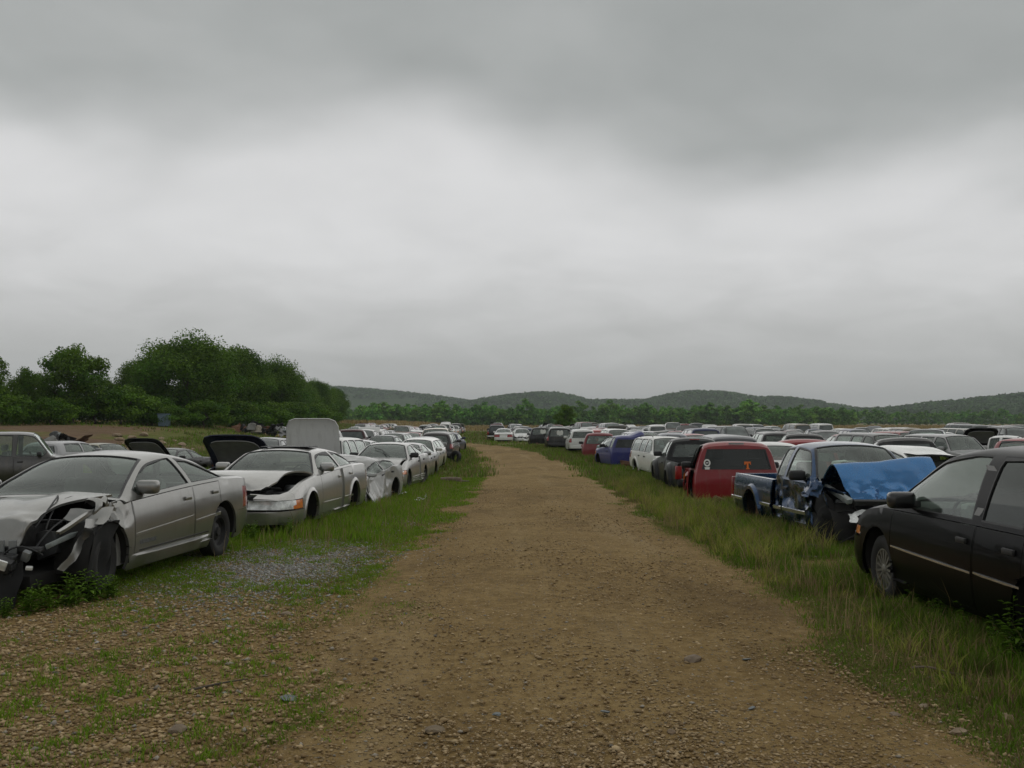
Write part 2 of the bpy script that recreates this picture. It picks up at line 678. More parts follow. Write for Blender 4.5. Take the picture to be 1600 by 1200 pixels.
class Shell:
    NL, NG, NTOP = 9, 5, 6

    def __init__(self, P, seg=0.085):
        self.P = P
        self.top, self.belt = pch(P['top']), pch(P['belt'])
        self.sill = pch(P['sill']) if isinstance(P['sill'], list) else (lambda s: P['sill'])
        self.L = P['L']
        self.zroof = max(z for _, z in P['top'])
        self.build(seg)

    def hw(self, s):
        P = self.P
        w = P['W'] / 2
        a, k = P.get('fr', (.55, .20))
        if s < a:
            w *= 1 - k * (1 - s / a) ** 2.3
        a, k = P.get('rr', (.5, .13))
        e = self.L - s
        if e < a:
            w *= 1 - k * (1 - e / a) ** 2.3
        return w

    def rail(self, s):
        zt, zb, w = self.top(s), self.belt(s), self.hw(s)
        g = max(zt - zb, 0.004)
        zr = zt - min(self.P.get('crown', .055), .6 * g)
        bz = self.belt(self.P['cowl'] + .4)
        k = min(1.0, max(0.0, (zr - zb) / max(.1, self.zroof - .05 - bz)))
        r0 = w * .915
        r1 = min(self.P['rw'], r0)
        return r0 + (r1 - r0) * k, zr

    def side_x(self, s, z):
        zs, zb, w = self.sill(s), self.belt(s), self.hw(s)
        if z <= zb:
            return w * FU(min(1, max(0, (z - zs) / max(.01, zb - zs))))
        r, zr = self.rail(s)
        t = min(1, (z - zb) / max(.01, zr - zb))
        return w * .95 + (r - w * .95) * t

    def section(self, s):
        zs, zb, zt, w = self.sill(s), self.belt(s), self.top(s), self.hw(s)
        r, zr = self.rail(s)
        pts = []
        for j in range(self.NL + 1):
            u = j / self.NL
            pts.append((w * FU(u), zs + (zb - zs) * u))
        x0 = pts[-1][0]
        for j in range(1, self.NG + 1):
            t = j / self.NG
            bow = .018 * math.sin(math.pi * t) * min(1, (zr - zb) / .3)
            pts.append((x0 + (r - x0) * t + bow, zb + (zr - zb) * t))
        for j in range(1, self.NTOP + 1):
            q = 1 - j / self.NTOP
            pts.append((r * q, zr + (zt - zr) * (1 - q ** 2.3)))
        jr = self.NL + self.NG
        a, b, c = pts[jr - 1], pts[jr], pts[jr + 1]
        pts[jr] = (.2 * a[0] + .6 * b[0] + .2 * c[0], .2 * a[1] + .6 * b[1] + .2 * c[1])
        return pts

    def build(self, seg):
        n = int(self.L / seg)
        st = set(np.round(np.linspace(0, self.L, n + 1), 4))
        for e in (.03, .08, .15, self.L - .03, self.L - .08, self.L - .15):
            st.add(round(e, 4))
        st = sorted(st)
        bm = self.bm = bmesh.new()
        zl = self.zl = bm.faces.layers.int.new('zone')
        N = self.NL + self.NG + self.NTOP
        rows = []
        for s in st:
            pts = self.section(s)
            row = [bm.verts.new((x, s, z)) for x, z in pts]
            row += [bm.verts.new((-x, s, z)) for x, z in pts[-2::-1]]
            rows.append(row)
        M = 2 * N
        for a, b in zip(rows[:-1], rows[1:]):
            for j in range(M):
                jj = min(j, M - 1 - j)
                z = 0 if jj < self.NL else (1 if jj < self.NL + self.NG else 2)
                f = bm.faces.new((a[j], b[j], b[j + 1], a[j + 1]))
                f[zl] = z
        self.cap(rows[0], st[0], -1, self.P.get('capf', [(0, .05), (2, .05)]), 3)
        self.cap(rows[-1], st[-1], 1, self.P.get('capr', [(0, .05), (2, .05)]), 4)
        k, s0 = self.P.get('shear', (0, 0))
        if k:
            for v in bm.verts:
                t = ss(s0, self.L, v.co.y)
                v.co.y -= k * max(0, v.co.z - .85) * t
        bm.normal_update()

    def cap(self, row, s, sgn, prof, zone):
        bm, zl = self.bm, self.zl
        off = pch(prof)
        N = self.NL + self.NG + self.NTOP
        jr = self.NL + self.NG
        xr = row[jr].co.x
        tn = [row[j].co.x / xr for j in range(jr, N + 1)]
        tn = tn + [-t for t in tn[-2::-1]]
        grid = []
        for j in range(jr + 1):
            L, R = row[j], row[2 * N - j]
            line = [L]
            for t in tn[1:-1]:
                o = off(L.co.z) * (1 - abs(t) ** 3.2)
                line.append(bm.verts.new((L.co.x * t, s + sgn * o, L.co.z)))
            line.append(R)
            grid.append(line)
        topl = row[jr:2 * N - jr + 1]
        for i in range(1, len(topl) - 1):
            topl[i].co.y += sgn * off(topl[i].co.z) * (1 - abs(tn[i]) ** 3.2)

        def quad(a, b, c, d):
            vs = []
            for v in (a, b, c, d):
                if v not in vs:
                    vs.append(v)
            if len(vs) >= 3:
                f = bm.faces.new(vs if sgn < 0 else vs[::-1])
                f[zl] = zone
        for a, b in zip(grid[:-1], grid[1:]):
            for i in range(len(a) - 1):
                quad(a[i], b[i], b[i + 1], a[i + 1])
        a = grid[-1]
        for i in range(len(a) - 1):
            quad(a[i], topl[i], topl[i + 1], a[i + 1])

    # -- carving -------------------------------------------------------------
    def faces(self, zones, test=None):
        return [f for f in self.bm.faces if f[self.zl] in zones and (test is None or test(f.calc_center_median()))]

    def carve(self, faces, axis, poly):
        """exact convex cut; axis 'x': poly in (s, z); 'z': poly in (x, s); 'y': poly in (x, z)"""
        bm = self.bm
        a_, b_ = {'x': (1, 2), 'z': (0, 1), 'y': (0, 2)}[axis]
        area = sum(poly[i][0] * poly[(i + 1) % len(poly)][1] - poly[(i + 1) % len(poly)][0] * poly[i][1] for i in range(len(poly)))
        if area < 0:
            poly = poly[::-1]
        S = list(faces)
        for i in range(len(poly)):
            if not S:
                break
            p, q = poly[i], poly[(i + 1) % len(poly)]
            e = (q[0] - p[0], q[1] - p[1])
            l = math.hypot(*e)
            if l < 1e-6:
                continue
            no = Vector((0, 0, 0))
            no[a_], no[b_] = e[1] / l, -e[0] / l
            co = Vector((0, 0, 0))
            co[a_], co[b_] = p
            es, vs = set(), set()
            for f in S:
                es.update(f.edges)
                vs.update(f.verts)
            r = bmesh.ops.bisect_plane(bm, geom=S + list(es) + list(vs), plane_co=co, plane_no=no, dist=1e-5)
            S = [f for f in r['geom'] if isinstance(f, bmesh.types.BMFace) and (f.calc_center_median() - co).dot(no) < 0]
        return S

    def take(self, name, fs, mats, rim=0.0, gap=0.0, sink=0.0, parent=None, sharp=38):
        """lift faces out of the shell as a Part"""
        fs = [f for f in fs if f.is_valid]
        if not fs:
            return None
        idx, V, F = {}, [], []
        inset = {}
        fset = set(fs)
        nr = {}
        for f in fs:
            c = f.calc_center_median()
            for v in f.verts:
                nr[v] = nr.get(v, Vector((0, 0, 0))) + f.normal
            if gap:
                for e in f.edges:
                    if sum(1 for g in e.link_faces if g in fset) == 1:
                        a, b = e.verts
                        m = (a.co + b.co) / 2
                        d = c - m
                        t = (b.co - a.co).normalized() if (b.co - a.co).length > 1e-9 else Vector((0, 0, 0))
                        d = d - t * d.dot(t)
                        if d.length > 1e-6:
                            d.normalize()
                            for v in (a, b):
                                inset[v] = inset.get(v, Vector((0, 0, 0))) + d
        for f in fs:
            t = []
            for v in f.verts:
                if v not in idx:
                    idx[v] = len(V)
                    co = v.co.copy()
                    if v in inset and inset[v].length > 1e-6:
                        co += inset[v].normalized() * gap
                    if sink:
                        co -= nr[v].normalized() * sink
                    V.append(co)
                t.append(idx[v])
            F.append(tuple(t))
        bmesh.ops.delete(self.bm, geom=fs, context='FACES')
        if rim:
            V, F, _ = rim_of(V, F, rim)
        return Part(name, V, F, mats, parent=parent, sharp=sharp)

    def drop(self, fs):
        fs = [f for f in fs if f.is_valid]
        if fs:
            bmesh.ops.delete(self.bm, geom=fs, context='FACES')

    def body(self, name, mats, rim=.03):
        bm = self.bm
        loose = [v for v in bm.verts if not v.link_faces]
        bmesh.ops.delete(bm, geom=loose, context='VERTS')
        bm.verts.index_update()
        V = [v.co.copy() for v in bm.verts]
        F = [tuple(v.index for v in f.verts) for f in bm.faces]
        mi = [f.material_index for f in bm.faces]
        if rim:
            V, F, mi = rim_of(V, F, rim, mi)
        bm.free()
        return Part(name, V, F, mats, mi=mi)

    def strip(self, name, s0, s1, z0, z1, mat, out=.012, side=1, h=None, parent=None, n=16):
        """a moulding following the side, z may run from z0 at s0 to z1 at s1, height h"""
        V, F = [], []
        for i in range(n + 1):
            s = s0 + (s1 - s0) * i / n
            z = z0 + (z1 - z0) * i / n
            o = out * min(1, 4 * i / n, 4 * (n - i) / n) + .002
            for dz, k in ((-h / 2, 0), (-h / 2 * .7, 1), (h / 2 * .7, 1), (h / 2, 0)):
                V.append((side * (self.side_x(s, z + dz) + (o if k else -.004)), s, z + dz))
        for i in range(n):
            for k in range(3):
                F.append((i * 4 + k, i * 4 + k + 1, i * 4 + 5 + k, i * 4 + 4 + k))
        return Part(name, V, F, mat, parent=parent)


def circle_poly(cs, cz, r, n=14, drop=0.6, a0=0.0):
    pts = []
    for i in range(n + 1):
        t = math.pi * i / n
        pts.append((cs - r * math.cos(t), cz + r * math.sin(t)))
    return [(cs - r, cz - drop)] + pts + [(cs + r, cz - drop)]


def wheel_parts(c, wr, style, flat=0.0, side=1, parent=None, width=.2, steer=0.0):
    h = width / 2
    rr = wr * .62
    V, F = lathe_x([(rr - .01, -h * .8), (rr + .015, -h * .95), (wr - .045, -h), (wr - .008, -h * .8), (wr, -h * .45), (wr, h * .45), (wr - .008, h * .8), (wr - .045, h), (rr + .015, h * .95), (rr - .01, h * .8)], 30)
    out = []
    t = Part('wheel', V, F, 'rubber', parent=parent)
    if style == 'alloy':
        V, F = lathe_x([(rr, h * .82), (rr - .02, h * .8), (rr - .03, h * .2), (.05, h * .1), (0.0, h * .1)], 26)
        n = 15
        for i in range(n):
            a = 2 * math.pi * i / n
            b = len(V)
            for (r, ww) in ((.045, .011), (rr - .02, .013)):
                for sx in (-1, 1):
                    px = r * math.cos(a) - sx * ww * math.sin(a)
                    py = r * math.sin(a) + sx * ww * math.cos(a)
                    V.append((h * .75, px, py))
                    V.append((h * .3, px, py))
            F += [(b, b + 2, b + 6, b + 4), (b, b + 4, b + 5, b + 1), (b + 2, b + 3, b + 7, b + 6)]
        mi = [1] * (26 * 4 - 0) + []
        mi = [(0 if (k % 4) < 2 else 1) for k in range(26 * 4)] + [0] * (3 * n)
        rim = Part('rim', V, F, ['alloy', 'steel_wheel'], mi=mi, parent=t)
        V2, F2 = lathe_x([(.05, h * .78), (.04, h * .85), (0, h * .86)], 14)
        b = len(rim.V)
        rim.V += [Vector(v) for v in V2]
        rim.F += [tuple(i + b for i in f) for f in F2]
        rim.mi += [0] * len(F2)
    else:
        V, F = lathe_x([(rr, h * .82), (rr - .02, h * .78), (rr - .035, h * .3), (rr * .6, h * .12), (rr * .5, h * .35), (.06, h * .45), (.05, h * .7), (0, h * .72)], 26)
        rim = Part('rim', V, F, 'steel_wheel' if style == 'steel' else 'alloy', parent=t)
    for p in (t, rim):
        def fn(v):
            v = Vector((v.x * side, v.y, v.z))
            if steer:
                v = Matrix.Rotation(steer, 3, 'Z') @ v
            v = v + Vector(c)
            return v
        p.map(fn)
        if side < 0:
            p.F = [f[::-1] for f in p.F]
    return [t, rim]


def seat_parts(x, s, z, mat, ring=False, scale=1.0):
    o = []
    b = box_part('seat', (x, s, z + .12), (.50, .52, .18), mat)
    o.append(b)
    o.append(box_part('seat_back', (x, s + .30, z + .47), (.48, .14, .62), mat, parent=b, rot=(-.22, 0, 0), bev=.4))
    if ring:
        for dx, dz, sx, sz in ((-.105, .92, .06, .22), (.105, .92, .06, .22), (0, 1.01, .25, .07), (0, .83, .25, .07)):
            o.append(box_part('headrest', (x + dx, s + .40, z + dz - .04), (sx, .09, sz), mat, parent=b, bev=.4))
    else:
        o.append(box_part('headrest', (x, s + .41, z + .88), (.27, .10, .19), mat, parent=b, bev=.45))
    return o


def crumple(parts, hits):
    """hits: (centre, radius, push, noise amplitude, noise frequency)"""
    for p in parts:
        V2 = []
        for v in p.V:
            v = v.copy()
            for c, r, push, amp, fq in hits:
                c = Vector(c)
                d = (v - c)
                k = 1 - min(1.0, math.sqrt((d.x / r[0]) ** 2 + (d.y / r[1]) ** 2 + (d.z / r[2]) ** 2))
                if k > 0:
                    k = min(1, k * 1.6)
                    nv = mnoise.noise_vector(v * fq + Vector((7.1, 3.3, 1.7)))
                    n2 = mnoise.noise_vector(v * fq * 2.7)
                    v = v + (Vector(push) + nv * amp + n2 * amp * .45) * k
            V2.append(v)
        p.V = V2


def sedan_spec(L=4.9, W=1.83, H=1.39, fo=1.0, wb=2.78, cowl=1.5, atop=2.3, rtop=3.3, deck=4.05, hz0=.70, hz1=.97, bz=.90, bz2=.97, dz=1.0, rw=.54, wr=.315, sill=.20, two=False, **kw):
    P = dict(L=L, W=W, wr=wr, sill=[(0, sill + .06), (.5, sill), (L - .6, sill), (L, sill + .12)], rw=rw, cowl=cowl, atop=atop, rtop=rtop, deck=deck,
             top=[(0, hz0 - .05), (.08, hz0), (.45, hz0 + .08), (cowl * .75, hz1 - .05), (cowl, hz1), (cowl + .35 * (atop - cowl), hz1 + .40 * (H - hz1)), (atop, H - .035), ((atop + rtop) / 2, H), (rtop, H - .055), (deck, dz + .005), (L - .15, dz - .015), (L, dz - .08)],
             belt=[(0, hz0 - .10), (.25, hz0 - .03), (cowl * .6, bz - .055), (cowl, bz), (deck, bz2), (L - .2, bz2 - .03), (L, bz2 - .1)],
             ax=(fo, fo + wb), zbump=.53, capf=[(0, .05), (.33, .11), (.47, .13), (.54, .075), (hz0, .05), (2, .05)], capr=[(0, .04), (.4, .10), (.58, .11), (.66, .06), (1.2, .03)],
             full=False, two=two)
    b = (atop + rtop) / 2 + .12
    if two:
        P['doors'] = [(cowl + .12, b + .35)]
        P['wins'] = [(cowl + .30, b + .30, cowl + .3, b + .25), (b + .38, deck - .25, b + .33, deck - .2)]
    else:
        P['doors'] = [(cowl + .10, b), (b + .012, fo + wb - .12)]
        P['wins'] = [(cowl + .28, b - .035, cowl + .2, b - .06), (b + .04, deck - .16, b + .01, deck - .1)]
    P.update(kw)
    return P


def van_spec(L=4.7, W=1.85, H=1.72, fo=.93, wb=2.85, cowl=.98, atop=1.85, hz0=.78, hz1=1.06, bz=.95, bz2=1.0, rw=.62, wr=.32, sill=.22, shear=.22, pick=False, cab=None, **kw):
    E = cab or L
    P = dict(L=E, LT=L, W=W, wr=wr, sill=[(0, sill + .08), (.5, sill), (E, sill if pick else sill + .1)] if not pick else [(0, sill + .08), (.5, sill), (E, sill)],
             rw=rw, cowl=cowl, atop=atop, rtop=E - .1, deck=None,
             top=[(0, hz0 - .06), (.07, hz0), (.4, hz0 + .09), (cowl * .8, hz1 - .04), (cowl, hz1), (cowl + .4 * (atop - cowl), hz1 + .42 * (H - hz1)), (atop, H - .04), (atop + .5, H), (E - .4, H - .01), (E - .08, H - .04), (E, H - .09)],
             belt=[(0, hz0 - .10), (.25, hz0 - .02), (cowl * .6, bz - .05), (cowl, bz), (E - .2, bz2), (E, bz2)],
             ax=(fo, fo + wb), capf=[(0, .05), (.35, .10), (.55, .12), (.64, .06), (2, .05)], capr=[(0, .03), (.4, .09), (.6, .09), (.68, .03), (2, .02)] if not pick else [(0, .01), (2, .03)],
             full=True, two=False, rr=(.3, .07) if not pick else (.2, .05), shear=(shear, E - .7), pick=pick, crown=.06)
    P.update(kw)
    return P


def tail_x(P):
    return P['L']


def build_vehicle(P, o):
    """returns list of Parts in local metres: x to the driver's left, y from nose (-) to tail (+), z up"""
    S = Shell(P, o.get('seg', .085))
    L, W, wr = P['L'], P['W'], P['wr']
    parts = []
    pm = o.get('paint', 'paint')
    gm = o.get('glass', 'glass')
    bm = S.bm
    zaxle = wr
    cowl, atop = P['cowl'], P['atop']
    # wheel arches
    ar = wr + o.get('arch', .055)
    arches = []
    for s in P['ax']:
        if s + ar < L + .3 and not (P.get('pick') and s > L):
            arches.append(s)
            S.drop(S.carve(S.faces((0,)), 'x', circle_poly(s, zaxle + .02, ar)))
    # bumpers
    zb = P.get('zbump', .60)
    bf = S.carve(S.faces((0, 3)), 'x', [(-.3, 0), (P['ax'][0] - ar - .02, 0), (P['ax'][0] - ar - .02, zb), (-.3, zb)])
    bpm = P.get('bmat', pm)
    front_b = S.take('front_bumper', bf, [bpm], rim=.03, gap=.004)
    rear_b = None
    if not P.get('pick'):
        e = P['ax'][1] + ar + .02
        br = S.carve(S.faces((0, 4)), 'x', [(e, 0), (L + .3, 0), (L + .3, zb + .04), (e, zb + .04)])
        rear_b = S.take('rear_bumper', br, [bpm], rim=.03, gap=.004)
    # lamps
    lights = []
    h0, h1, hx0, hx1 = P.get('lamp', (zb + .012, P['top'][1][1] - .035, .34, .92))
    for sd in (1, -1):
        fs = S.carve(S.faces((0, 3), lambda c: c.y < .55 and c.x * sd > 0), 'y', [(sd * hx0, h0 + .02), (sd * hx1 * W / 1.84, h0 - .0), (sd * hx1 * W / 1.84, h1), (sd * hx0, h1)])
        q = S.take('headlight', fs, [P.get('lampmat', 'lens')], rim=.03, gap=.006, sink=.006)
        if q:
            lights.append(q)
            ax0 = P.get('amber', .78) * W / 2
            q.mats = [P.get('lampmat', 'lens'), 'amber']
            q.mi = [1 if sum(abs(q.V[i].x) for i in f) / len(f) > ax0 else 0 for f in q.F]
    if P.get('grille', True):
        fs = S.carve(S.faces((3,)), 'y', [(-hx0 + .02, h0 + .01), (hx0 - .02, h0 + .01), (hx0 - .04, h1 - .01), (-hx0 + .04, h1 - .01)])
        q = S.take('grille', fs, ['plastic'], rim=.03, gap=.005, sink=.02)
        if q:
            parts.append(q)
    tails = []
    if not P.get('pick'):
        if P['full']:
            t0, t1, tx0, tx1 = P.get('tail', (.72, 1.02, W / 2 * .74, W))
        else:
            t0, t1, tx0, tx1 = P.get('tail', (zb + .06, P['belt'][-1][1] - .02, .36, W))
        for sd in (1, -1):
            fs = S.carve(S.faces((0, 4), lambda c: c.y > L - .42 and c.x * sd > 0), 'y', [(sd * tx0, t0), (sd * tx1, t0), (sd * tx1, t1), (sd * tx0, t1)])
            q = S.take('taillight', fs, ['tail_red'], rim=.02, gap=.005, sink=.004)
            if q:
                tails.append(q)
    # bonnet and boot lid
    hs0 = P.get('hood0', .10)
    hwd = S.hw(.5) * .86
    hwd2 = S.hw(cowl) * .86
    fs = S.carve(S.faces((1, 2), lambda c: c.y < cowl + .2), 'z', [(-hwd * .62, hs0), (hwd * .62, hs0), (hwd * .84, hs0 + .07), (hwd * .95, hs0 + .24), (hwd2, cowl - .05), (-hwd2, cowl - .05), (-hwd * .95, hs0 + .24), (-hwd * .84, hs0 + .07)])
    hood = S.take('hood', fs, [pm], rim=.025, gap=.006)
    lid = None
    if not P['full']:
        d = P['deck']
        fs = S.carve(S.faces((1, 2), lambda c: c.y > d - .1), 'z', [(-S.hw(d) * .82, d + .02), (S.hw(d) * .82, d + .02), (S.hw(L - .1) * .84, L - .04), (-S.hw(L - .1) * .84, L - .04)])
        lid = S.take('trunk_lid', fs, [pm], rim=.025, gap=.005)
    # windscreen

    def framed(fs_fn, axis, poly, name, inset=.013, parent=None, g=None):
        fs = S.carve(fs_fn(), axis, poly)
        fs2 = S.carve(fs, axis, shrink(poly, inset))
        s2 = set(fs2)
        ring = [f for f in S.faces((0, 1, 2, 4)) if f not in s2]
        for f in fs_ring(S, axis, poly, s2, fs_fn):
            f.material_index = 1
        return S.take(name, fs2, [g or gm], sink=.012, parent=parent)

    def fs_ring(S, axis, poly, s2, fs_fn):
        a_, b_ = {'x': (1, 2), 'z': (0, 1), 'y': (0, 2)}[axis]
        n = len(poly)
        area = sum(poly[i][0] * poly[(i + 1) % n][1] - poly[(i + 1) % n][0] * poly[i][1] for i in range(n))
        sg = 1 if area > 0 else -1
        for f in fs_fn():
            if f in s2:
                continue
            c = f.calc_center_median()
            u = (c[a_], c[b_])
            if all(sg * ((poly[(i + 1) % n][0] - poly[i][0]) * (u[1] - poly[i][1]) - (poly[(i + 1) % n][1] - poly[i][1]) * (u[0] - poly[i][0])) > 0 for i in range(n)):
                yield f
    s0, s1 = cowl + .02, atop - .015
    r0, r1 = S.rail(s0)[0] - .045, S.rail(s1)[0] - .055
    ws = framed(lambda: S.faces((2,), lambda c: cowl - .1 < c.y < atop + .1), 'z', [(-r0, s0), (r0, s0), (r1, s1), (-r1, s1)], 'windshield', .03)
    if not P['full']:
        s0, s1 = P['rtop'] + .04, P['deck'] - .03
        r0, r1 = S.rail(s0)[0] - .06, S.rail(s1)[0] - .07
        bl = framed(lambda: S.faces((2,), lambda c: P['rtop'] - .1 < c.y < P['deck'] + .1), 'z', [(-r0, s0), (r0, s0), (r1, s1), (-r1, s1)], 'rear_window', .03)
    else:
        bt, tt = S.belt(L - .05) + .04, S.top(L) - .09
        r0, r1 = S.side_x(L - .03, bt) - .10, S.rail(L)[0] - .08
        g = o.get('rearglass', gm)
        bl = framed(lambda: S.faces((4,)), 'y', [(-r0, bt), (r0, bt), (r1, tt), (-r1, tt)], 'rear_window', .03, g=g)
    # side windows + doors
    side_w = []
    for (b0, b1, t0, t1) in P['wins']:
        pts = []
        m = .035
        for s in np.linspace(min(b0, t0), max(b1, t1), 26):
            zr = S.rail(s)[1] - .030
            zl_ = S.belt(s) + m
            if zr > zl_ + .03 and t0 <= s <= t1:
                pts.append((s, zr))
        pts += [(b0, S.belt(b0) + m), (b1, S.belt(b1) + m)]
        poly = hull(pts)
        for sd in (1, -1):
            q = framed(lambda: S.faces((1,), lambda c: c.x * sd > 0), 'x', poly, 'window')
            side_w.append((sd, (b0 + b1) / 2, q))
    doors = []
    wells = [(s, ar + .03) for s in arches]
    for (d0, d1) in P['doors']:
        for sd in (1, -1):
            zlo = P['sill'][1][1] + .085
            zhi = max(S.belt(d0), S.belt(d1)) + .5
            fs = S.carve(S.faces((0,), lambda c: c.x * sd > 0), 'x', [(d0, zlo), (d1, zlo), (d1, zhi), (d0, zhi)])
            q = S.take('door', fs, [pm], rim=.03, gap=o.get('gap', .007))
            if q:
                q.side, q.s0, q.s1 = sd, d0, d1
                doors.append(q)
                hs = d1 - .14
                hz = S.belt(hs) - .13
                hb = box_part('handle', (sd * (S.side_x(hs, hz) + .008), hs - .03, hz), (.03, .16, .045), o.get('handle', 'trim'), parent=q, bev=.4)
                parts.append(hb)
    for sd, sm, q in side_w:
        if q is None:
            continue
        for d in doors:
            if d.side == sd and d.s0 - .1 < sm < d.s1 + .45 and (q.parent is None):
                q.parent = d
        parts.append(q)
    # fenders (front wings) as their own panels
    fend = []
    d0 = P['doors'][0][0]
    for sd in (1, -1):
        fs = S.carve(S.faces((0, 1), lambda c: c.x * sd > 0), 'x', [(.30, 0), (d0 - .008, 0), (d0 - .008, 1.25), (.30, 1.25)])
        fs = [f for f in fs if f[S.zl] == 0 or f.calc_center_median().y < cowl - .03]
        q = S.take('fender', fs, [pm], rim=.03, gap=.004)
        if q:
            q.side = sd
            fend.append(q)
    body = S.body('body', [pm, 'trim'])
    parts = [body] + [p for p in (front_b, rear_b, hood, lid, ws, bl) if p] + lights + tails + doors + fend + parts
    # inner structure
    zs = P['sill'][1][1]
    e1 = L - .25
    ub = box_part('underbody', (0, (.25 + e1) / 2, zs + .05), (W * .62, e1 - .25, .12), 'underbody', bev=.1)
    parts.append(ub)
    for s in arches:
        for sd in (1, -1):
            V, F = [], []
            x1, x0 = S.side_x(s, .5) - .012, S.side_x(s, .5) - .36
            n = 14
            for i in range(n + 1):
                t = math.pi * (1.12 * i / n - .06)
                for x in (x1, x0):
                    V.append((sd * x, s - (ar + .012) * math.cos(t), zaxle + .02 + (ar + .012) * math.sin(t)))
            for i in range(n):
                F.append((2 * i, 2 * i + 1, 2 * i + 3, 2 * i + 2))
            F.append(tuple(2 * i + 1 for i in range(n + 1)))
            parts.append(Part('wheel_well', V, F, 'underbody'))
    # interior
    im = o.get('interior', 'interior')
    fl = zs + .12
    if o.get('inside', True):
        for sd in (1, -1):
            V, F = [], []
            ss_ = np.linspace(cowl - .1, min(L - .3, P['ax'][1] - ar if P['ax'][1] < L else L - .1), 8)
            for s in ss_:
                for z in (zs + .05, S.belt(s) - .02):
                    V.append((sd * (S.side_x(s, z) - .07), s, z))
            for i in range(len(ss_) - 1):
                F.append((2 * i, 2 * i + 2, 2 * i + 3, 2 * i + 1))
            parts.append(Part('door_lining', V, F, im))
        V = [(-W * .42, cowl - .1, fl), (W * .42, cowl - .1, fl), (W * .42, e1, fl), (-W * .42, e1, fl)]
        parts.append(Part('cabin_floor', V, [(0, 1, 2, 3)], im))
        zc = S.top(cowl)
        parts.append(box_part('dashboard', (0, cowl + .34, zc - .13), (W * .80, .62, .22), im, bev=.35))
        parts.append(Part('firewall', [(-W * .44, cowl - .08, zs), (W * .44, cowl - .08, zs), (W * .44, cowl - .08, zc - .05), (-W * .44, cowl - .08, zc - .05)], [(0, 1, 2, 3)], 'underbody'))
        s_seat = cowl + 1.02 if not P.get('pick') else min(cowl + .85, L - .62)
        for sd in (1, -1):
            zseat = min(fl + .08, S.zroof - 1.10)
            parts += seat_parts(sd * W * .205, s_seat, zseat, im, ring=o.get('ring', False))
        if not P.get('pick') or P.get('ext'):
            sb = s_seat + (.92 if not P.get('ext') else .6)
            if sb < L - .5:
                b = box_part('rear_seat', (0, sb, fl + .20), (W * .68, .5, .2), im)
                parts += [b, box_part('rear_seat_back', (0, sb + .30, fl + .48), (W * .66, .14, .50), im, parent=b, rot=(-.35, 0, 0), bev=.35)]
        if not P['full']:
            d = P['deck']
            zz = S.belt(d) - .03
            parts.append(Part('parcel_shelf', [(-W * .36, d - .62, zz), (W * .36, d - .62, zz), (W * .36, d + .05, zz + .02), (-W * .36, d + .05, zz + .02)], [(0, 1, 2, 3)], im))
        # steering wheel
        V, F = [], []
        cx, cs, cz = W * .205, cowl + .70, zc - .06
        path = []
        for i in range(21):
            t = 2 * math.pi * i / 20
            path.append((cx + .18 * math.cos(t), cs + .18 * math.sin(t) * math.sin(.45), cz + .18 * math.sin(t) * math.cos(.45)))
        V, F = tube(path, .014, 6)
        sw = Part('steering_wheel', V, F, 'interior_dark')
        parts.append(sw)
        parts.append(box_part('wheel_hub', (cx, cs, cz), (.16, .05, .10), 'airbag' if o.get('airbag') else 'interior_dark', parent=sw, bev=.4))
    # mirrors
    if o.get('mirrors', True):
        ms = P['wins'][0][0] + .12
        mz = S.belt(ms) + .11
        for sd in o.get('mirror_sides', (1, -1)):
            mx = S.side_x(ms, mz)
            q = box_part('mirror', (sd * (mx + .13), ms - .02, mz), (.24, .13, .15), o.get('mirror', pm), bev=.42, seg=3)
            parts.append(q)
            parts.append(box_part('mirror_arm', (sd * (mx + .02), ms - .01, mz - .03), (.10, .09, .07), o.get('mirror', pm), parent=q, bev=.3))
    # wheels
    style = o.get('wheel', 'steel')
    for wi in o.get('wheels', (0, 1, 2, 3)):
        s = P['ax'][wi // 2]
        sd = 1 if wi % 2 == 0 else -1
        x = W / 2 * .955 - .11
        parts += wheel_parts((sd * x, s, wr), wr, style, side=sd, steer=o.get('steer', 0) if wi < 2 else 0)
    for wi in range(4):
        if wi not in o.get('wheels', (0, 1, 2, 3)):
            s = P['ax'][wi // 2]
            sd = 1 if wi % 2 == 0 else -1
            V, F = lathe_x([(.0, .06), (.05, .06), (.06, .02), (.13, .02), (.13, -.0), (0, -.0)], 16)
            q = Part('brake_disc', V, F, 'rust')
            q.map(lambda v: Vector((sd * (W / 2 - .22) + v.x * sd, v.y + s, v.z + wr)))
            parts.append(q)
    # lip round each arch
    if o.get('flare', .0):
        for s in arches:
            for sd in (1, -1):
                V, F = [], []
                n = 18
                fw = o.get('flarew', .05)
                for i in range(n + 1):
                    t = math.pi * (i / n * 1.06 - .03)
                    for dr, dx in ((-.004, .0), (-.002, o['flare']), (fw * .7, o['flare'] * .8), (fw, 0)):
                        y, z = s - (ar + dr) * math.cos(t), zaxle + .02 + (ar + dr) * math.sin(t)
                        V.append((sd * (S.side_x(min(max(y, .02), L), min(z, S.belt(s) - .01)) + dx + .002), y, z))
                for i in range(n):
                    for k in range(3):
                        F.append((4 * i + k, 4 * i + 4 + k, 4 * i + 5 + k, 4 * i + 1 + k))
                parts.append(Part('arch_flare', V, F, o.get('flaremat', pm)))
    if P.get('pick'):
        if o.get('bed', True):
            parts += bed_parts(P, S, o, pm)
        else:
            for sd in (1, -1):
                parts.append(box_part('frame_rail', (sd * .42, (L + P['LT']) / 2, .42), (.07, P['LT'] - L, .14), 'rust', bev=.1))
            parts.append(box_part('rear_axle', (0, P['ax'][1], .32), (1.3, .10, .10), 'rust', bev=.3))
    # side mouldings
    mz = o.get('mould')
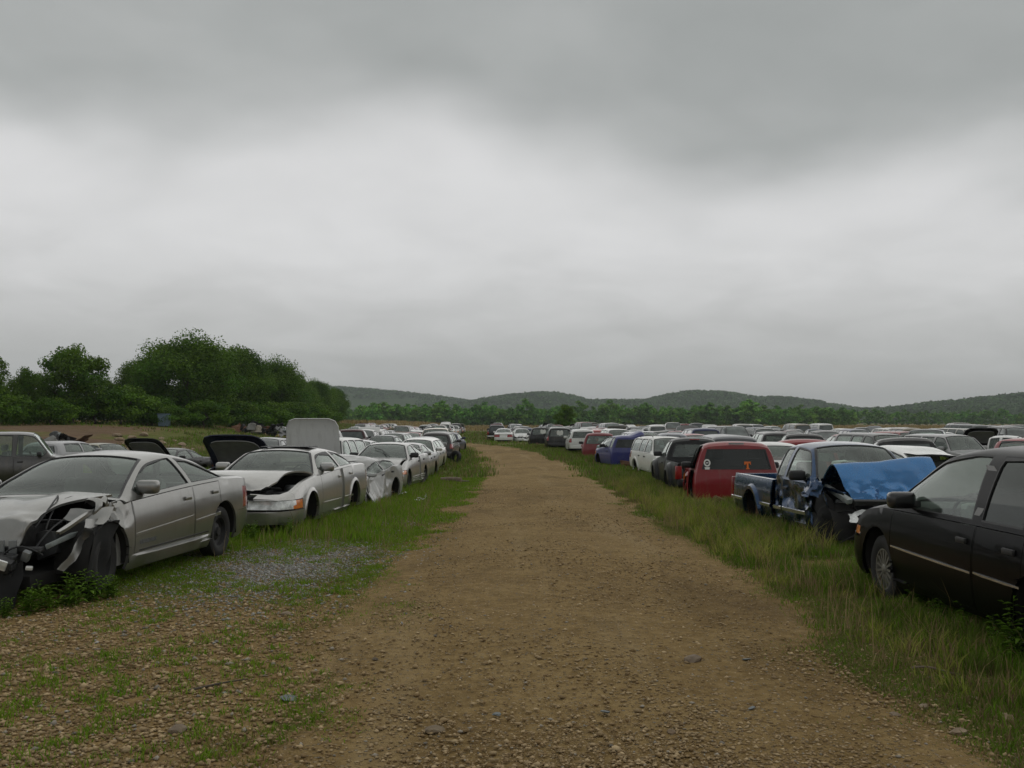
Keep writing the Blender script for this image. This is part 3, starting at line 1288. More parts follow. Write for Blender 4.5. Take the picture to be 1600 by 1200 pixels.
    if mz:
        for sd in (1, -1):
            for k, dd in enumerate(doors):
                if dd.side == sd:
                    parts.append(S.strip('moulding', dd.s0 + .02, dd.s1 - .02, mz[0], mz[0] + mz[1] * (dd.s1 - dd.s0), mz[2], out=.014, side=sd, h=mz[3] if len(mz) > 3 else .04, parent=dd))
            if len(mz) > 4:
                parts.append(S.strip('moulding', P['ax'][0] + ar + .02, P['doors'][0][0] - .02, mz[0], mz[0], mz[2], out=.014, side=sd, h=mz[3]))
    # under the bonnet
    if o.get('bay'):
        parts += bay_parts(P, S, o)
    if o.get('wiper'):
        V, F = tube([(.25, cowl + .02, S.top(cowl) + .03), (-.05, cowl + .28, S.top(cowl + .28) + .04), (-.3, cowl + .42, S.top(cowl + .42) + .03)], .012, 5)
        parts.append(Part('wiper', V, F, 'trim'))
    S.parts = parts
    info = dict(hood=hood, lid=lid, body=body, doors=doors, fenders=fend, front_bumper=front_b, rear_bumper=rear_b, lights=lights, tails=tails, ws=ws, bl=bl, S=S)
    for q in doors + fend:
        pass
    return parts, info


def bay_parts(P, S, o):
    W, cowl = P['W'], P['cowl']
    out = []
    zf = P['top'][1][1]
    out.append(box_part('engine', (-.02, cowl * .55, .58), (W * .42, cowl * .48, .34), 'engine', bev=.12))
    out.append(box_part('engine_cover', (.0, cowl * .52, .78), (W * .26, cowl * .34, .09), 'plastic', bev=.3))
    out.append(box_part('battery', (W * .30, cowl * .36, .62), (.2, .26, .2), 'plastic', bev=.08))
    out.append(box_part('fluid_bottle', (-W * .31, cowl * .62, .68), (.16, .2, .2), 'insulation', bev=.25))
    for sd in (1, -1):
        V, F = lathe_x([(.0, .0), (.09, .0), (.11, -.03), (.11, -.2)], 14)
        q = Part('strut_tower', V, F, 'metal_grey')
        q.map(lambda v: Vector((sd * W * .31 + v.y, P['ax'][0] + v.z, .80 + v.x)))
        out.append(q)
        out.append(box_part('inner_rail', (sd * W * .385, cowl * .52, zf + .02), (.07, cowl * .8, .06), 'primer', bev=.2, rot=(.12, 0, 0)))
    out.append(box_part('radiator_support', (0, .16, zf - .06), (W * .72, .08, .06), 'plastic', bev=.2))
    out.append(box_part('radiator', (0, .2, .46), (W * .5, .06, .4), 'underbody', bev=.1))
    for i, (a, b, c) in enumerate([((-.3, .3, .62), (.1, .5, .86), (.45, .9, .74)), ((.2, .25, .6), (.35, .6, .82), (.1, 1.0, .8)), ((-.5, .6, .6), (-.2, .8, .9), (.3, 1.1, .86))]):
        pts = []
        for k in range(9):
            t = k / 8
            pts.append(Vector(a) * (1 - t) ** 2 + Vector(b) * 2 * t * (1 - t) + Vector(c) * t * t)
        V, F = tube(pts, .022 - .004 * i, 6)
        out.append(Part('hose', V, F, 'rubber'))
    return out


def bed_parts(P, S, o, pm):
    L0, L1, W, wr = P['L'] + .03, P['LT'], P['W'], P['wr']
    zt = P.get('bedz', .98)
    zs = P['sill'][1][1] + .03
    s = P['ax'][1]
    ar = wr + .06
    out = []
    bm = bmesh.new()
    n, m = 34, 10
    allside = []
    for sd in (1, -1):
        g = []
        for i in range(n + 1):
            y = L0 + (L1 - L0) * i / n
            e = L1 - y
            w_ = W / 2 * (1 - .06 * max(0, 1 - e / .25) ** 2)
            g.append([bm.verts.new((sd * w_ * FU(j / m), y, zs + (zt - zs) * j / m)) for j in range(m + 1)])
        for i in range(n):
            for j in range(m):
                a = (g[i][j], g[i + 1][j], g[i + 1][j + 1], g[i][j + 1])
                bm.faces.new(a if sd > 0 else a[::-1])
        # top rail + inner wall
        for i in range(n):
            t0, t1 = g[i][m], g[i + 1][m]
            v = [bm.verts.new((q.co.x - sd * .06, q.co.y, zt + .005)) for q in (t0, t1)]
            v2 = [bm.verts.new((q.co.x - sd * .065, q.co.y, zs + .18)) for q in (t0, t1)]
            a = (t0, t1, v[1], v[0])
            b = (v[0], v[1], v2[1], v2[0])
            bm.faces.new(a if sd > 0 else a[::-1])
            bm.faces.new(b if sd > 0 else b[::-1])
    # arch cut
    Sh = Shell.__new__(Shell)
    Sh.bm = bm
    Sh.zl = bm.faces.layers.int.new('zone')
    bm.normal_update()
    for f in bm.faces:
        f[Sh.zl] = 0 if abs(f.calc_center_median().x) > W / 2 * .915 else 1
    Sh.drop(Sh.carve(Sh.faces((0,)), 'x', circle_poly(s, wr + .02, ar)))
    bed = Sh.body('bed_side', [pm], rim=.02)
    right = Part('bed_side', bed.V, list(bed.F), [pm])
    cut = lambda p, sg: [f for f in p.F if sg * sum(p.V[i].x for i in f) > 0]
    right.F, bed.F = cut(right, -1), cut(bed, 1)
    bed.mi = None
    for p in (bed, right):
        used = sorted({i for f in p.F for i in f})
        ix = {i: k for k, i in enumerate(used)}
        p.V = [p.V[i].copy() for i in used]
        p.F = [tuple(ix[i] for i in f) for f in p.F]
        out.append(p)
    bf = Part('bed_floor', [(-W * .44, L0, zs + .19), (W * .44, L0, zs + .19), (W * .44, L1 - .05, zs + .19), (-W * .44, L1 - .05, zs + .19)], [(0, 1, 2, 3)], 'underbody', parent=bed)
    out.append(bf)
    out.append(box_part('bed_front', (0, L0 + .02, (zs + .2 + zt) / 2), (W * .86, .04, zt - zs - .2), pm, parent=bed, bev=.1))
    if o.get('tailgate', True):
        out.append(box_part('tailgate', (0, L1 - .03, (zs + .12 + zt) / 2), (W * .82, .06, zt - zs - .14), pm, bev=.3))
    out.append(box_part('rear_bumper', (0, L1 + .06, zs + .12), (W * .92, .13, .17), o.get('rb', 'chrome'), bev=.25))
    for sd in (1, -1):
        out.append(box_part('taillight', (sd * W * .443, L1 - .005, zt - .24), (W * .10, .06, .34), 'tail_red', bev=.25))
        V, F = [], []
        x1, x0 = W / 2 - .012, W / 2 - .36
        k = 14
        for i in range(k + 1):
            t = math.pi * (1.12 * i / k - .06)
            for x in (x1, x0):
                V.append((sd * x, s - (ar + .012) * math.cos(t), wr + .02 + (ar + .012) * math.sin(t)))
        for i in range(k):
            F.append((2 * i, 2 * i + 1, 2 * i + 3, 2 * i + 2))
        F.append(tuple(2 * i + 1 for i in range(k + 1)))
        out.append(Part('wheel_well', V, F, 'underbody'))
        if o.get('flare'):
            V, F = [], []
            fw = o.get('flarew', .05)
            for i in range(19):
                t = math.pi * (i / 18 * 1.06 - .03)
                for dr, dx in ((-.004, .0), (-.002, o['flare']), (fw * .7, o['flare'] * .8), (fw, 0)):
                    y, z = s - (ar + dr) * math.cos(t), wr + .02 + (ar + dr) * math.sin(t)
                    V.append((sd * (W / 2 * FU(min(1, max(0, (z - zs) / (zt - zs)))) + dx + .002), y, z))
            for i in range(18):
                for q in range(3):
                    F.append((4 * i + q, 4 * i + 4 + q, 4 * i + 5 + q, 4 * i + 1 + q))
            out.append(Part('arch_flare', V, F, o.get('flaremat', pm)))
        V, F = [], []
    out.append(box_part('bed_underframe', (0, (L0 + L1) / 2, zs + .06), (W * .6, L1 - L0 - .1, .12), 'underbody', bev=.1))
    return out


DARK_GLASS = {'glass': 'glass_dark', 'glass_clear': 'glass_dark', 'glass_tint': 'glass_dark'}


def make_vehicle(name, parts, Ltot, loc, rz, color, label, cat, group=None, tilt=(0, 0)):
    """Parts -> Empty with mesh children (and grandchildren)"""
    root = empty(name, loc, rz, tilt)
    setp(root, label, cat, group)
    objs = {}
    order = sorted(parts, key=lambda p: 0 if p.parent is None else 1)
    for p in order:
        par = root
        if p.parent is not None:
            if id(p.parent) in objs:
                par = objs[id(p.parent)]
        off = Vector((0, Ltot / 2, 0))
        ob = mesh_obj(p.name, [v - off for v in p.V], p.F, p.mats, parent=par, mi=p.mi, sharp=p.sharp)
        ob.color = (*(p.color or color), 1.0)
        if p.label:
            ob['label'] = p.label
        objs[id(p)] = ob
    return root


def copy_tree(o, parent=None, color=None):
    c = o.copy()
    COL.objects.link(c)
    c.parent = parent
    if color:
        c.color = (*color, 1.0)
    for ch in [x for x in o.children]:
        copy_tree(ch, c, color)
    return c


def join_parts(name, parts, Ltot, skip=('seat', 'seat_back', 'headrest', 'door_lining', 'cabin_floor', 'dashboard', 'firewall', 'rear_seat', 'rear_seat_back', 'parcel_shelf', 'steering_wheel', 'wheel_hub', 'brake_disc', 'hose', 'handle', 'mirror_arm')):
    """one mesh for vehicles a few pixels across"""
    V, F, MI, mats = [], [], [], []
    for p in parts:
        if p.name in skip:
            continue
        b = len(V)
        V += [v - Vector((0, Ltot / 2, 0)) for v in p.V]
        for k, f in enumerate(p.F):
            F.append(tuple(i + b for i in f))
            m = p.mats[p.mi[k]] if p.mi is not None else p.mats[0]
            m = DARK_GLASS.get(m, m)
            if m not in mats:
                mats.append(m)
            MI.append(mats.index(m))
    me = bpy.data.meshes.new(name)
    me.from_pydata([tuple(v) for v in V], [], F)
    for m in mats:
        me.materials.append(MAT[m])
    me.polygons.foreach_set('material_index', MI)
    me.shade_smooth()
    me.set_sharp_from_angle(angle=rad(38))
    me.update()
    return me
# ------------------------------------------------------------------ body types
SPEC = {}
SPEC['gp'] = sedan_spec(L=4.86, W=1.85, H=1.39, fo=1.03, wb=2.81, cowl=1.42, atop=2.36, rtop=3.3, deck=4.14, hz0=.68, hz1=.96, bz=.90, bz2=.99, dz=1.035, rw=.56, wr=.325)
SPEC['caddy'] = sedan_spec(L=5.18, W=1.88, H=1.38, fo=1.06, wb=2.82, cowl=1.58, atop=2.22, rtop=3.50, deck=4.08, hz0=.72, hz1=.98, bz=.93, bz2=1.0, dz=1.04, rw=.58, wr=.32, lamp=(.475, .625, .26, .96), amber=.95, zbump=.465)
SPEC['grandam'] = sedan_spec(L=4.73, W=1.79, H=1.40, fo=.95, wb=2.72, cowl=1.32, atop=2.1, rtop=3.0, deck=3.82, hz0=.68, hz1=.97, bz=.91, bz2=1.0, dz=1.06, rw=.55, wr=.31, lamp=(.545, .665, .42, .95), amber=.93)
SPEC['sedan'] = sedan_spec()
SPEC['boxy'] = sedan_spec(L=4.75, W=1.78, H=1.41, cowl=1.5, atop=2.1, rtop=3.35, deck=3.85, hz0=.74, hz1=.94, bz=.90, bz2=.95, dz=.98, rw=.57, wr=.30)
SPEC['coupe'] = sedan_spec(L=4.6, W=1.80, H=1.33, fo=.98, wb=2.62, cowl=1.45, atop=2.2, rtop=2.85, deck=3.85, hz0=.66, hz1=.93, bz=.87, bz2=.95, dz=.98, rw=.52, wr=.31, two=True)
SPEC['hatch'] = van_spec(L=4.0, W=1.68, H=1.40, fo=.82, wb=2.5, cowl=1.2, atop=1.85, hz0=.70, hz1=.94, bz=.90, bz2=.97, rw=.54, wr=.29, shear=.55)
SPEC['hatch'].update(doors=[(1.3, 2.45)], wins=[(1.48, 2.38, 1.4, 2.36), (2.46, 3.5, 2.44, 3.4)], tail=(.66, .9, .55, 1.0))
SPEC['wagon'] = van_spec(L=4.75, W=1.78, H=1.43, fo=.95, wb=2.7, cowl=1.42, atop=2.1, hz0=.71, hz1=.95, bz=.90, bz2=.97, rw=.55, wr=.31, shear=.4)
SPEC['wagon'].update(doors=[(1.52, 2.62), (2.632, 3.5)], wins=[(1.72, 2.58, 1.6, 2.56), (2.66, 3.45, 2.64, 3.42), (3.55, 4.45, 3.52, 4.35)])
SPEC['minivan'] = van_spec(L=4.85, W=1.88, H=1.57, fo=.98, wb=2.9, cowl=1.12, atop=2.12, hz0=.74, hz1=1.02, bz=.93, bz2=.96, rw=.66, wr=.33, shear=.25)
SPEC['minivan'].update(doors=[(1.32, 2.93), (2.942, 3.66)], wins=[(1.60, 2.85, 1.4, 2.82), (2.99, 3.6, 2.97, 3.58), (3.68, 4.5, 3.66, 4.42)])
SPEC['tallvan'] = van_spec(L=4.8, W=1.95, H=1.88, fo=.9, wb=2.83, cowl=.95, atop=1.55, hz0=.95, hz1=1.15, bz=1.08, bz2=1.10, rw=.74, wr=.34, shear=.08, sill=.30, zbump=.66)
SPEC['tallvan'].update(doors=[(1.05, 2.02), (2.035, 3.15)], wins=[(1.22, 1.98, 1.1, 1.96), (2.08, 3.12, 2.07, 3.11), (3.24, 4.55, 3.23, 4.5)], tail=(.8, 1.2, .84, 1.2))
SPEC['suv'] = van_spec(L=4.6, W=1.74, H=1.62, fo=.82, wb=2.72, cowl=1.34, atop=1.92, hz0=.90, hz1=1.06, bz=1.0, bz2=1.03, rw=.61, wr=.35, shear=.15, sill=.33, zbump=.66, lamp=(.67, .84, .46, .96), lampmat='lens_yellow', amber=.9)
SPEC['suv'].update(doors=[(1.45, 2.40), (2.412, 3.18)], wins=[(1.6, 2.36, 1.5, 2.34), (2.45, 3.2, 2.44, 3.19), (3.28, 4.38, 3.27, 4.32)], tail=(.80, 1.05, .70, 1.0))
SPEC['bigsuv'] = van_spec(L=4.95, W=1.92, H=1.80, fo=.88, wb=2.9, cowl=1.42, atop=1.98, hz0=1.0, hz1=1.14, bz=1.08, bz2=1.10, rw=.70, wr=.37, shear=.10, sill=.38, zbump=.72, lamp=(.76, .92, .56, .98))
SPEC['bigsuv'].update(doors=[(1.52, 2.55), (2.562, 3.4)], wins=[(1.68, 2.5, 1.6, 2.48), (2.6, 3.38, 2.59, 3.37), (3.46, 4.7, 3.45, 4.65)], tail=(.85, 1.2, .8, 1.2))
SPEC['pickup'] = van_spec(L=5.15, cab=2.98, W=1.72, H=1.58, fo=.86, wb=3.12, cowl=1.34, atop=1.92, hz0=.88, hz1=1.03, bz=.97, bz2=.99, rw=.59, wr=.33, shear=.10, sill=.30, pick=True, zbump=.62, lamp=(.66, .82, .46, .95))
SPEC['pickup'].update(doors=[(1.45, 2.50)], wins=[(1.6, 2.44, 1.5, 2.42), (2.52, 2.88, 2.5, 2.82)], ext=False, shear=(.18, 2.6), bedz=.95)
SPEC['bigpickup'] = van_spec(L=5.3, cab=2.75, W=1.95, H=1.78, fo=.9, wb=3.3, cowl=1.36, atop=1.92, hz0=1.02, hz1=1.14, bz=1.08, bz2=1.1, rw=.71, wr=.37, shear=.08, sill=.40, pick=True, zbump=.72, lamp=(.78, .95, .56, .97))
SPEC['bigpickup'].update(doors=[(1.46, 2.56)], wins=[(1.62, 2.52, 1.5, 2.5)], shear=(.12, 2.4), bedz=1.15)
# ------------------------------------------------------------------ the setting: ground, road, hills
RNG = np.random.default_rng(11)
random.seed(11)
ROAD_PTS = [(0.35, -8), (0.45, 5), (0.62, 12), (0.75, 20), (0.8, 33), (0.45, 49), (-0.2, 60), (-1.5, 73), (-4.8, 85), (-11, 95), (-20, 101), (-34, 106), (-60, 111)]
_rc = pch([(y, x) for x, y in ROAD_PTS if y <= 85])


def road_path():
    P = [Vector((x, y, 0)) for x, y in ROAD_PTS]
    out = []
    for i in range(len(P) - 1):
        p0, p1, p2, p3 = P[max(i - 1, 0)], P[i], P[i + 1], P[min(i + 2, len(P) - 1)]
        n = max(4, int((p2 - p1).length / .35))
        for k in range(n):
            t = k / n
            out.append(.5 * ((2 * p1) + (-p0 + p2) * t + (2 * p0 - 5 * p1 + 4 * p2 - p3) * t * t + (-p0 + 3 * p1 - 3 * p2 + p3) * t ** 3))
    out.append(P[-1])
    return out


RP = road_path()
_rpx = np.array([p.x for p in RP])
_rpy = np.array([p.y for p in RP])


def road_dist(x, y):
    """distance to the road's centre line"""
    x = np.asarray(x, float)
    y = np.asarray(y, float)
    best = np.full(x.shape, 1e9)
    for i in range(0, len(RP), 4):
        best = np.minimum(best, (x - _rpx[i]) ** 2 + (y - _rpy[i]) ** 2)
    return np.sqrt(best)


def grass_amount(x, y):
    d = road_dist(x, y)
    e = fbm(x * .9, y * .9, 21, 4) - .47
    g = ssn(1.55, 2.35, d + e * 2.6)
    # left verge near the camera is mostly stones
    stony = ssn(11.5, 8.0, y) * ssn(-.6, -1.6, x)
    g = g * (1 - .76 * stony)
    grey = np.exp(-(((x + 2.75) / .95) ** 2 + ((y - 11.7) / 2.0) ** 2))
    g = g * (1 - .85 * grey)
    bare = np.exp(-(((x - 3.9) / .9) ** 2 + ((y - 11.6) / .8) ** 2))
    g = g * (1 - .9 * bare)
    red = red_dirt(x, y)
    return np.clip(g * (1 - .7 * red), 0, 1)


def red_dirt(x, y):
    n = fbm(x * .12, y * .12, 8, 4)
    r = ssn(17, 21, -x) * ssn(50, 62, y) * (1 - ssn(84, 98, y)) * ssn(.30, .46, n)
    return np.clip(r, 0, 1)


def tan_amount(x, y):
    n = fbm(x * .03, y * .03, 3, 4) - .47
    a = ssn(165, 215, y + n * 60)
    b = ssn(72, 100, y + n * 20) * ssn(26, 40, x + n * 10)
    return np.clip(np.maximum(a, b) * (1 - ssn(700, 1100, y)), 0, 1)


def grow(a, b, n, p=2.6):
    t = np.linspace(0, 1, n) ** p
    return a + (b - a) * t


xs = np.unique(np.concatenate([-grow(14, 5000, 60, 3.2)[::-1], np.arange(-14, 14.01, .22), grow(14, 5000, 60, 3.2)]))
ys = np.unique(np.concatenate([-grow(0, 400, 14, 2)[::-1], np.arange(0, 3.5, .5), np.arange(3.5, 30, .22), grow(30, 6000, 110, 3.0)]))
GX, GY = np.meshgrid(xs, ys)
GZ = ground_z(GX, GY)
nx, ny = len(xs), len(ys)
V = np.stack([GX.ravel(), GY.ravel(), GZ.ravel()], 1)
ii = np.arange(nx * ny).reshape(ny, nx)
F = np.stack([ii[:-1, :-1], ii[:-1, 1:], ii[1:, 1:], ii[1:, :-1]], -1).reshape(-1, 4)
gcol = np.stack([grass_amount(V[:, 0], V[:, 1]), tan_amount(V[:, 0], V[:, 1]), red_dirt(V[:, 0], V[:, 1])], 1)
me = np_mesh('ground', V, F, 'ground', gcol, smooth=True)
ground = bpy.data.objects.new('ground', me)
COL.objects.link(ground)
setp(ground, kind='structure')


def road_lift(d):
    """height of the packed road above the ground sheet, two shallow wheel ruts"""
    t = np.clip(np.asarray(d, float) / 1.95, 0, 1)
    return .036 * (1 - t ** 6) - .012 * t ** 6 + .018 * (1 - t ** 4) * np.cos(t * math.pi * 1.9)


def lift_at(x, y):
    return np.maximum(road_lift(np.abs(np.asarray(x, float) - np.interp(y, _rpy, _rpx))), 0)


def road_strip():
    V, F = [], []
    m = 16
    for i, p in enumerate(RP):
        q = RP[min(i + 1, len(RP) - 1)] - RP[max(i - 1, 0)]
        nrm = Vector((q.y, -q.x, 0)).normalized()
        for k in range(m + 1):
            t = k / m * 2 - 1
            hw = 1.95 + .10 * math.sin(i * .13) + .9 * (float(fbm(np.array([i * .11 + 40 * (t > 0)]), np.array([3.0]), 4, 3)[0]) - .45)
            x, y = p.x + nrm.x * t * hw, p.y + nrm.y * t * hw
            z = gz(x, y) + float(road_lift(abs(t) * 1.95)) + .005 * math.sin(i * .31 + 3 * t) * (1 - t ** 4)
            V.append((x, y, z))
    for i in range(len(RP) - 1):
        for k in range(m):
            a = i * (m + 1) + k
            F.append((a, a + m + 1, a + m + 2, a + 1))
    o = mesh_obj('dirt_road', V, [f[::-1] for f in F], 'road', sharp=None)
    setp(o, kind='structure')


road_strip()

# ------------------------------------------------------------------ trees


def leaf_quads(cen, nrm, size, rng):
    """diamond leaves: cen (n,3), nrm (n,3), size (n,)"""
    n = len(cen)
    r = rng.normal(size=(n, 3))
    a = np.cross(nrm, r)
    a /= np.linalg.norm(a, axis=1, keepdims=True) + 1e-9
    b = np.cross(nrm, a)
    b /= np.linalg.norm(b, axis=1, keepdims=True) + 1e-9
    s = size[:, None]
    k = rng.uniform(.45, .75, (n, 1))
    V = np.stack([cen - a * s, cen + b * s * k + nrm * s * .15, cen + a * s, cen - b * s * k + nrm * s * .15], 1).reshape(-1, 3)
    F = np.arange(4 * n).reshape(n, 4)
    return V, F


def crown_mesh(name, seed, h, r, base, nclump, nleaf, size, tint=(1, 1, 1), squash=1.0, skirt=False):
    rng = np.random.default_rng(seed)
    cs, rs = [], []
    zc, hz = (h + base) / 2, (h - base) / 2
    for i in range(nclump):
        while True:
            p = rng.uniform(-1, 1, 3)
            q = np.linalg.norm(p)
            if .45 < q < 1.0:
                break
        lim = 1.0
        if p[2] > 0:
            lim = 1 - .30 * p[2] ** 2
        elif not skirt:
            lim = 1 - .35 * p[2] ** 2
        wob = rng.uniform(.86, 1.04)
        cs.append((p[0] * r * lim * wob, p[1] * r * lim * wob, zc + p[2] * hz * rng.uniform(.88, 1.02)))
        rs.append(rng.uniform(.16, .30) * r * squash + .12)
    cs, rs = np.array(cs), np.array(rs)
    per = rng.multinomial(nleaf, rs ** 2 / np.sum(rs ** 2))
    C, Nn, SZ, CO = [], [], [], []
    for c, rr, n in zip(cs, rs, per):
        d = rng.normal(size=(n, 3))
        d /= np.linalg.norm(d, axis=1, keepdims=True)
        rad_ = rr * rng.uniform(.35, 1.12, (n, 1))
        C.append(c + d * rad_ * np.array([1.15, 1.15, .8]))
        nn = d * .8 + rng.normal(size=(n, 3)) * .7 + np.array([0, 0, .35])
        Nn.append(nn / np.linalg.norm(nn, axis=1, keepdims=True))
        SZ.append(size * rng.uniform(.6, 1.35, n))
        t = rng.uniform(.72, 1.30)
        y = rng.uniform(0, 1)
        base_c = np.array([.056 + .042 * y, .132 + .036 * y, .014 + .004 * y]) * t
        CO.append(np.clip(base_c[None, :] * rng.uniform(.7, 1.35, (n, 1)), 0, 1) * np.array(tint))
    C, Nn, SZ, CO = np.concatenate(C), np.concatenate(Nn), np.concatenate(SZ), np.concatenate(CO)
    keep = C[:, 2] > .05
    C, Nn, SZ, CO = C[keep], Nn[keep], SZ[keep], CO[keep]
    V, F = leaf_quads(C, Nn, SZ, rng)
    return np_mesh(name, V, F, 'leaf', np.repeat(CO, 4, 0)), cs


def trunk_geo(seed, h, r0, targets, nlimb=7):
    rng = random.Random(seed)
    V, F = [], []

    def add(path, rr):
        v, f = tube(path, rr, 7)
        b = len(V)
        V.extend(v)
        F.extend(tuple(i + b for i in q) for q in f)
    top = h * .62
    path = [Vector((rng.uniform(-.1, .1) * i, rng.uniform(-.1, .1) * i, top * i / 5)) for i in range(6)]
    path[0].z = -.25
    add(path, [r0 * 1.25, r0, r0 * .85, r0 * .7, r0 * .5, r0 * .25])
    for t in rng.sample(list(range(len(targets))), min(nlimb, len(targets))):
        e = Vector(targets[t])
        k = rng.randint(1, 4)
        s = path[k]
        m = (s + e) / 2 + Vector((0, 0, .15 * (e - s).length))
        add([s, m, e], [r0 * .45, r0 * .28, r0 * .08])
    return V, F


TREE = {}


def tree_proto(key, seed, h, r, base, nclump, nleaf, size, tint=(1, 1, 1), skirt=False, r0=.22):
    me, cs = crown_mesh(key + '_crown', seed, h, r, base, nclump, nleaf, size, tint, skirt=skirt)
    V, F = trunk_geo(seed, h, r0, cs)
    tm = bpy.data.meshes.new(key + '_trunk')
    tm.from_pydata([tuple(v) for v in V], [], F)
    tm.materials.append(MAT['bark'])
    tm.shade_smooth()
    TREE[key] = (me, tm, h)


def plant_tree(name, key, x, y, h, label, cat='tree', group=None, rz=None, wide=1.0, tint=(1, 1, 1)):
    me, tm, h0 = TREE[key]
    k = h / h0
    root = empty(name, (x, y, gz(x, y) - .05), RNG.uniform(0, 6.28) if rz is None else rz)
    root.scale = (k * wide, k * wide, k)
    setp(root, label, cat, group)
    for nm, m in (('crown', me), ('trunk', tm)):
        o = bpy.data.objects.new(nm, m)
        COL.objects.link(o)
        o.parent = root
        o.color = (*tint, 1)
    return root


tree_proto('broad_a', 1, 10, 5.2, .4, 150, 42000, .125, skirt=True)
tree_proto('broad_b', 2, 10, 4.4, .4, 130, 36000, .125, skirt=True)
tree_proto('round_c', 3, 7, 3.0, .5, 90, 22000, .105)
tree_proto('shrub_d', 4, 3.2, 2.4, .05, 34, 8000, .11, tint=(1.05, 1.08, 1), skirt=True, r0=.08)
tree_proto('open_e', 5, 8, 2.8, 1.4, 40, 9000, .14)

G_LEFT = 'trees along the left edge of the yard'
# trees standing out on their own at the left
for key, px, d, h, wide, lab in [
    ('round_c', 112, 88, 7.2, 1.0, 'round green tree standing left of the big broad tree'),
    ('round_c', 45, 90, 5.2, .8, 'small pointed pale green tree near the left picture edge'),
    ('open_e', -14, 84, 5.9, .85, 'tree cut off by the left picture edge'),
    ('broad_a', 292, 104, 9.7, 1.08, 'biggest broad leafy tree rising above the dirt bank'),
    ('broad_b', 370, 118, 9.6, 1.0, 'broad tree right behind the biggest tree of the bank'),
    ('broad_b', 222, 106, 7.2, .9, 'lower bushy tree leaning out left of the biggest tree'),
    ('broad_a', 425, 134, 9.2, .95, 'tall dark tree in the middle of the left tree row'),
    ('open_e', 168, 100, 4.6, .8, 'thin sparse young tree between the round and the biggest tree'),
]:
    plant_tree('broadleaf_tree', key, at(px, d), d, h, lab, group=G_LEFT, wide=wide)
k = 0
for d in np.arange(126, 224, 7.0):
    px = 800 - 37.5 * F_PX / d + RNG.uniform(-5, 5)
    h = RNG.uniform(8.9, 10.3) - 2.4 * (d - 126) / 98
    plant_tree('broadleaf_tree', ['broad_a', 'broad_b'][k % 2], at(px, d) - 1.5, d, h, 'dense broadleaf tree in the long row receding on the left', group='trees of the long left row', wide=RNG.uniform(.85, 1.05))
    k += 1
G_SHRUB = 'shrubs under the left trees'
for i, (px, d, h) in enumerate([(-25, 92, 3.6), (0, 96, 3.8), (55, 97, 3.4), (20, 82, 2.4), (80, 84, 2.2), (150, 90, 2.8), (190, 92, 3.4), (238, 94, 2.6), (265, 93, 1.9), (320, 98, 2.6), (380, 108, 2.8), (420, 116, 3.0), (455, 128, 3.2), (485, 142, 3.2), (505, 160, 3.4)]):
    plant_tree('shrub', 'shrub_d', at(px, d), d, h, 'low leafy shrub in the undergrowth below the left trees', cat='shrub', group=G_SHRUB, wide=1.25)
plant_tree('lone_tree', 'open_e', at(883, 150), 150, 4.6, 'lone small tree standing in the middle of the parked wrecks', wide=1.15, tint=(1.1, 1.1, 1))

# wood at the far side of the field: trees of a few pixels, no parts
FAR = []
for i in range(5):
    me, cs = crown_mesh('far_tree', 40 + i, 10, 4.6 - .3 * i, .0, 26, 900, .62, skirt=True)
    FAR.append(me)
cnt = 0
wood = []
for px in np.arange(505, 1335, 8.5):
    for row in range(2):
        d = (430 if px < 900 else 470) + row * 28 + RNG.uniform(-14, 14) + (60 if px < 560 else 0)
        h = RNG.uniform(6.5, 10.5)
        wood.append((px + RNG.uniform(-4, 4), d, h))
wood += [(820, 425, 12.4), (955, 455, 12.6), (1172, 460, 13.0), (1010, 460, 11.5), (1105, 455, 11.2), (690, 425, 10.8), (600, 430, 10.0), (905, 440, 11.8), (1250, 465, 10.5), (760, 430, 11.2)]
for px in np.arange(1335, 1680, 11):
    wood.append((px + RNG.uniform(-4, 4), 620 + RNG.uniform(-60, 60), RNG.uniform(7, 10.5)))
TALL = {820: 'tallest tree of the distant wood left of the lone tree', 955: 'tall dark tree of the distant wood just right of the lone tree', 1172: 'tallest dark tree of the distant wood on the right', 690: 'round treetop of the distant wood above the dark wagon of the left verge'}
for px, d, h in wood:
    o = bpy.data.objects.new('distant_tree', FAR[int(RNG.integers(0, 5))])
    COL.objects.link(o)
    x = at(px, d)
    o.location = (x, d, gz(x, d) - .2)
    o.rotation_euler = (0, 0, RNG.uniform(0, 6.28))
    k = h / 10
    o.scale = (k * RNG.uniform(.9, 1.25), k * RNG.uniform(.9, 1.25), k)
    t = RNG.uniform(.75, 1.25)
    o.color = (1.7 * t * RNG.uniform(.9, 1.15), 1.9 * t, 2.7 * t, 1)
    setp(o, TALL.get(round(px), 'green tree in the distant belt of wood behind the car field'), 'tree', 'trees of the distant wood belt')


